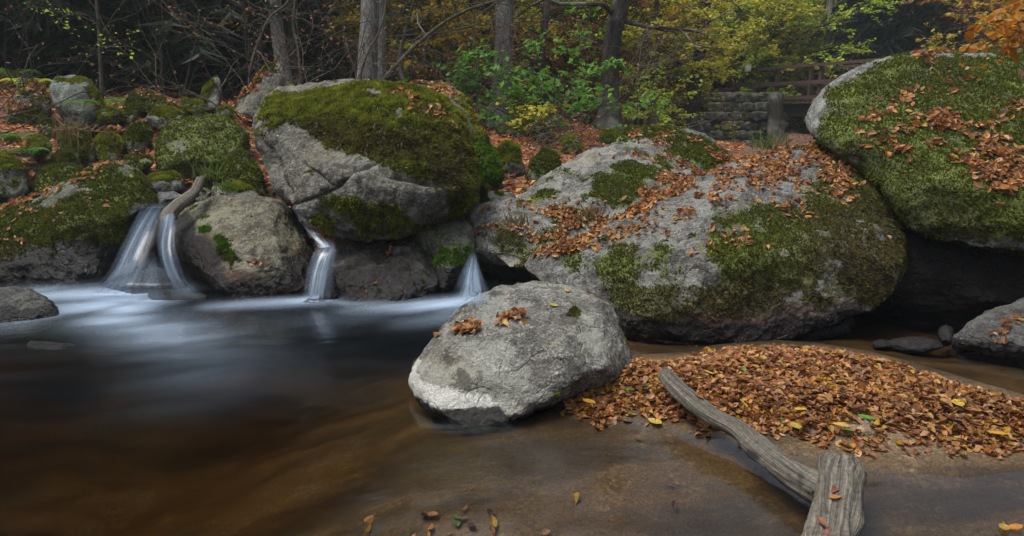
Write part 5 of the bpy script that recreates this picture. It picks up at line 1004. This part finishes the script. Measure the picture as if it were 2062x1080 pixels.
# shrubs: the green leafy bush, green sprays, bare twiggy shrubs
def shrub(name, label, px, py, s, stems, L, leafy, leaf, kind, droop=.06, moss=.2, seed=0, aim=None, tilt=.5, maxlev=2, rad=.008, kids=(3, 5), kinds=LV_DIST, spread=.8, wander=.25):
    r = np.random.default_rng(700 + seed); b = S(px, py, s); g = float(H(b[0], b[1])[0])
    if abs(g - b[2]) < .8: b[2] = g - .03
    root = obj(name, None, label=label, cat='shrub'); root.location = b; mb = MB(); LP = []
    for _ in range(stems):
        d = nrm(r.normal(size=3) * [.6, .5, .2] + (np.array([0, 0, 1.0]) if aim is None else np.array(aim)))
        grow(mb, r.normal(size=3) * [.12, .12, 0], d, L * r.uniform(.7, 1.2), rad, 0, maxlev, LP, r, droop, wander, kids, 7, spread, .4, leafy)
    obj('stems', mb.mesh('stems'), BARK_TWIG, root, color=(0, moss, 0))
    if LP and leafy: obj('foliage', leaves_mesh(LP, leaf, r, kind, np.zeros(3), tilt, kinds), FOLI, root)
shrub('leafy_bush', 'green leafy bush right of the leaning grey trunk', 1085, 255, 11.3, 12, 1.7, 9, .13, 'green', seed=1, aim=(.5, -.2, .9))
shrub('leafy_bush', 'yellow leaved undergrowth at the foot of the green bush', 1080, 262, 10.8, 5, .7, 4, .10, 'yellow', seed=2, aim=(.1, -.2, .6))
shrub('leafy_bush', 'low green bush behind the right shoulder of the huge boulder', 935, 215, 11.5, 10, 1.0, 8, .10, 'green', seed=3)
shrub('leafy_bush', 'yellow green bush behind the gnarled mossy tree', 1300, 265, 14.5, 10, 1.3, 9, .10, 'lime', seed=4)
shrub('leafy_bush', 'bright bush seen through the opening below the footbridge', 1605, 300, 25, 12, 2.2, 10, .14, 'lime', seed=5)
shrub('brush_pile', 'tangle of dead brush left of the dim trunk', 1300, 275, 13, 16, 1.3, 0, .1, 'brown', seed=6, aim=(.7, 0, .25), droop=.08)
shrub('dry_stems', 'dry arching stems below the green bush', 1075, 290, 9.8, 14, .9, 1, .05, 'brown', seed=7, aim=(.4, -.2, .6), droop=.12)
for k, (px, py, s, st, L, aim, lab) in enumerate([(-60, 150, 7.6, 5, 1.9, (.7, -.1, .35), 'bare grey branches reaching in from the left edge'), (60, 180, 10, 7, 2.0, (.2, 0, .9), 'bare twiggy shrub before the dark wood at far left'), (350, 178, 11, 7, 2.4, (.1, 0, .9), 'bare twiggy shrub above the mossy hump'), (505, 190, 9.4, 9, 2.2, (-.35, 0, .9), 'bare pale twigs left of the paired trees'), (660, 190, 10.2, 8, 1.8, (.1, 0, .9), 'bare twigs between the paired trees and the straight trunk'), (850, 195, 12, 8, 2.2, (.3, 0, .8), 'bare twigs above the right shoulder of the huge boulder'), (1130, 262, 12.2, 9, 2.6, (-.1, 0, .9), 'bare twigs behind the green leafy bush'), (450, 195, 10.5, 6, 2.0, (.4, 0, .8), 'bare twigs above the slanting rock'), (1190, 262, 14, 7, 2.6, (.1, 0, .9), 'bare twigs left of the gnarled tree')]):
    shrub('bare_shrub', lab, px, py, s, st, L, 1, .055, 'pale', droop=.015, seed=20 + k, aim=aim, tilt=1.2, rad=.010, kids=(3, 5), wander=.3, moss=.3)
def fern(px, py, s, lab, n=7, L=.55, seed=0, kind='green'):
    r = np.random.default_rng(800 + seed); b = S(px, py, s)
    if L > .3: b[2] = float(H(b[0], b[1])[0]) + .02
    root = obj('fern', None, label=lab, cat='fern'); root.location = b
    for k in range(n):
        a = k / n * 2 * math.pi + r.uniform(0, .5); t = np.linspace(0, 1, 14); dr = np.array([math.cos(a), math.sin(a), 0]); sd = np.array([-dr[1], dr[0], 0])
        c = dr[None] * (t * L * .75)[:, None]; c[:, 2] = L * (1.5 * t - 1.25 * t * t); A = []
        for q in range(1, 14):
            w_ = .16 * L / .55 * math.sin(math.pi * (.12 + .85 * t[q])) + .01
            for sg_ in (-1, 1):
                tip = c[q] + sg_ * sd * w_ + dr * w_ * .35 - np.array([0, 0, w_ * .25]); A += [c[q] - dr * .014, c[q] + dr * .014, tip]
        V = np.array(A); pc_ = np.array(pal(kind)(1))
        obj('frond', mesh_np('frond', V, [np.arange(len(V)).reshape(-1, 3)], False, cols={'col': np.repeat(pc_, len(V), 0)}), FOLI, root)
for k, (px, py, s, lab, kd) in enumerate([(50, 120, 10.5, 'green and yellow fern in the shade at the far left', 'lime'), (20, 90, 10.8, 'tall fern at the left edge under the bare branches', 'green'), (120, 140, 10.2, 'fern just left of the thin sapling', 'green'), (215, 160, 10, 'fern right of the thin sapling', 'green'), (250, 175, 10, 'low fern above the bright mossy hump', 'green'), (165, 222, 8.1, 'small fern growing from the grey faced boulder', 'green'), (40, 290, 7.6, 'small green plant on the leaf slope at the far left', 'green'), (60, 320, 7.2, 'green sprout behind the mossy slab', 'green'), (905, 185, 12, 'fern behind the leaf heaped rock', 'green'), (950, 175, 12.5, 'fern left of the leaning grey trunk', 'green'), (1000, 225, 11.8, 'fern at the foot of the leaning grey trunk', 'green')]):
    fern(px, py, s, lab, seed=k, kind=kd, L=.55 if k < 5 or k > 7 else .26)
def grass(px, py, s, lab, n=60, L=.3, hang=.0, seed=0, c0=(.06, .12, .02), c1=(.16, .22, .05)):
    r = np.random.default_rng(850 + seed); b = S(px, py, s); A = []; C = []
    for _ in range(n):
        p = r.normal(size=3) * [.26 * L, .16 * L, .01]; d = nrm(r.normal(size=3) * [.5, .5, .2] + [0, -.15, 1 if hang == 0 else .2]); l = L * r.uniform(.5, 1.2); sd = nrm(np.cross(d, r.normal(size=3))) * .006
        m_ = p + d * l * .55; e = p + d * l * .8 + np.array([0, 0, -l * (.15 + hang)])
        A += [p - sd, p + sd, m_ + sd * .8, p - sd, m_ + sd * .8, m_ - sd * .8, m_ - sd * .8, m_ + sd * .8, e]; t = r.random(); C += [np.array(c0) * t + np.array(c1) * (1 - t)] * 9
    V = np.array(A); o = obj('grass_tuft', mesh_np('grass_tuft', V, [np.arange(len(V)).reshape(-1, 3)], False, cols={'col': np.array(C)}), FOLI, label=lab, cat='grass'); o.location = b
for k, a in enumerate([(430, 362, 6.9, 'green grass tuft below the large rounded mossy boulder', 60, .3, 0), (150, 262, 7.2, 'dry grass hanging over the draped mossy rock', 60, .34, .9), (1545, 300, 7.6, 'grass tuft rising behind the crest of the broad boulder', 50, .32, 0), (1032, 455, 4.9, 'tuft of dry grass among leaves on the pale lichened boulder', 40, .14, 0), (1190, 440, 4.7, 'dry grass sprig in the leaf gully of the broad boulder', 40, .14, 0), (455, 385, 6.4, 'small green tuft above the tan and grey boulder', 40, .18, 0)]):
    grass(*a[:4], n=a[4], L=a[5], hang=a[6], seed=k, **({} if k in (0, 2, 5) else dict(c0=(.12, .09, .04), c1=(.22, .16, .08))))
# the near beech at the right whose bough hangs into the picture
nb_ = tree('beech_tree', 'near orange leaved beech bough hanging in at the upper right corner', 0, 3.0, 330, None, h=6.5, bark=BARK_GREY, moss=.2, seed=90, limbs=0, base_xy=(4.6, 4.2))
mb = MB(); LP = []; r = np.random.default_rng(91); b0 = np.array(nb_.location)
for tgt in [(1985, 92, 3.4), (1995, 45, 3.5), (2040, 20, 3.5), (2030, 75, 3.3), (2062, 100, 3.3), (2050, 45, 3.3)]:
    P = curve([np.array([4.6, 4.2, 2.9]), S(2250, -30, 3.7), S(2120, 20, 3.6), S(*tgt)], 14); mb.tube(P - b0, np.linspace(.025, .004, 14), 5, cap=False)
    for j in range(7, 14):
        for _ in range(8): LP.append(P[j] - b0 + r.normal(size=3) * [.09, .07, .06] + [0, 0, -.03])
obj('bough', mb.mesh('bough'), BARK_TWIG, nb_, color=(0, .1, 0))
obj('crown', leaves_mesh(LP, .065, r, 'orange', np.zeros(3), .7, LV_HI, np.array([0, -.6, .8])), FOLI, nb_)
# ------------------------------------------------------------------ haze
Mh = Mat('valley_haze'); vp = Mh.n('VolumePrincipled', {'Color': c4(.82, .90, .96), 'Density': 0.0015, 'Anisotropy': 0.2}); Mh.t.links.new(vp.outputs[0], Mh.out.inputs['Volume'])
hz = MB(); hz.box((0, 60, 28), (96, 76, 32)); obj('haze', hz.mesh('haze', False), Mh.m, kind='stuff', label='thin bluish haze in the valley air', cat='haze')
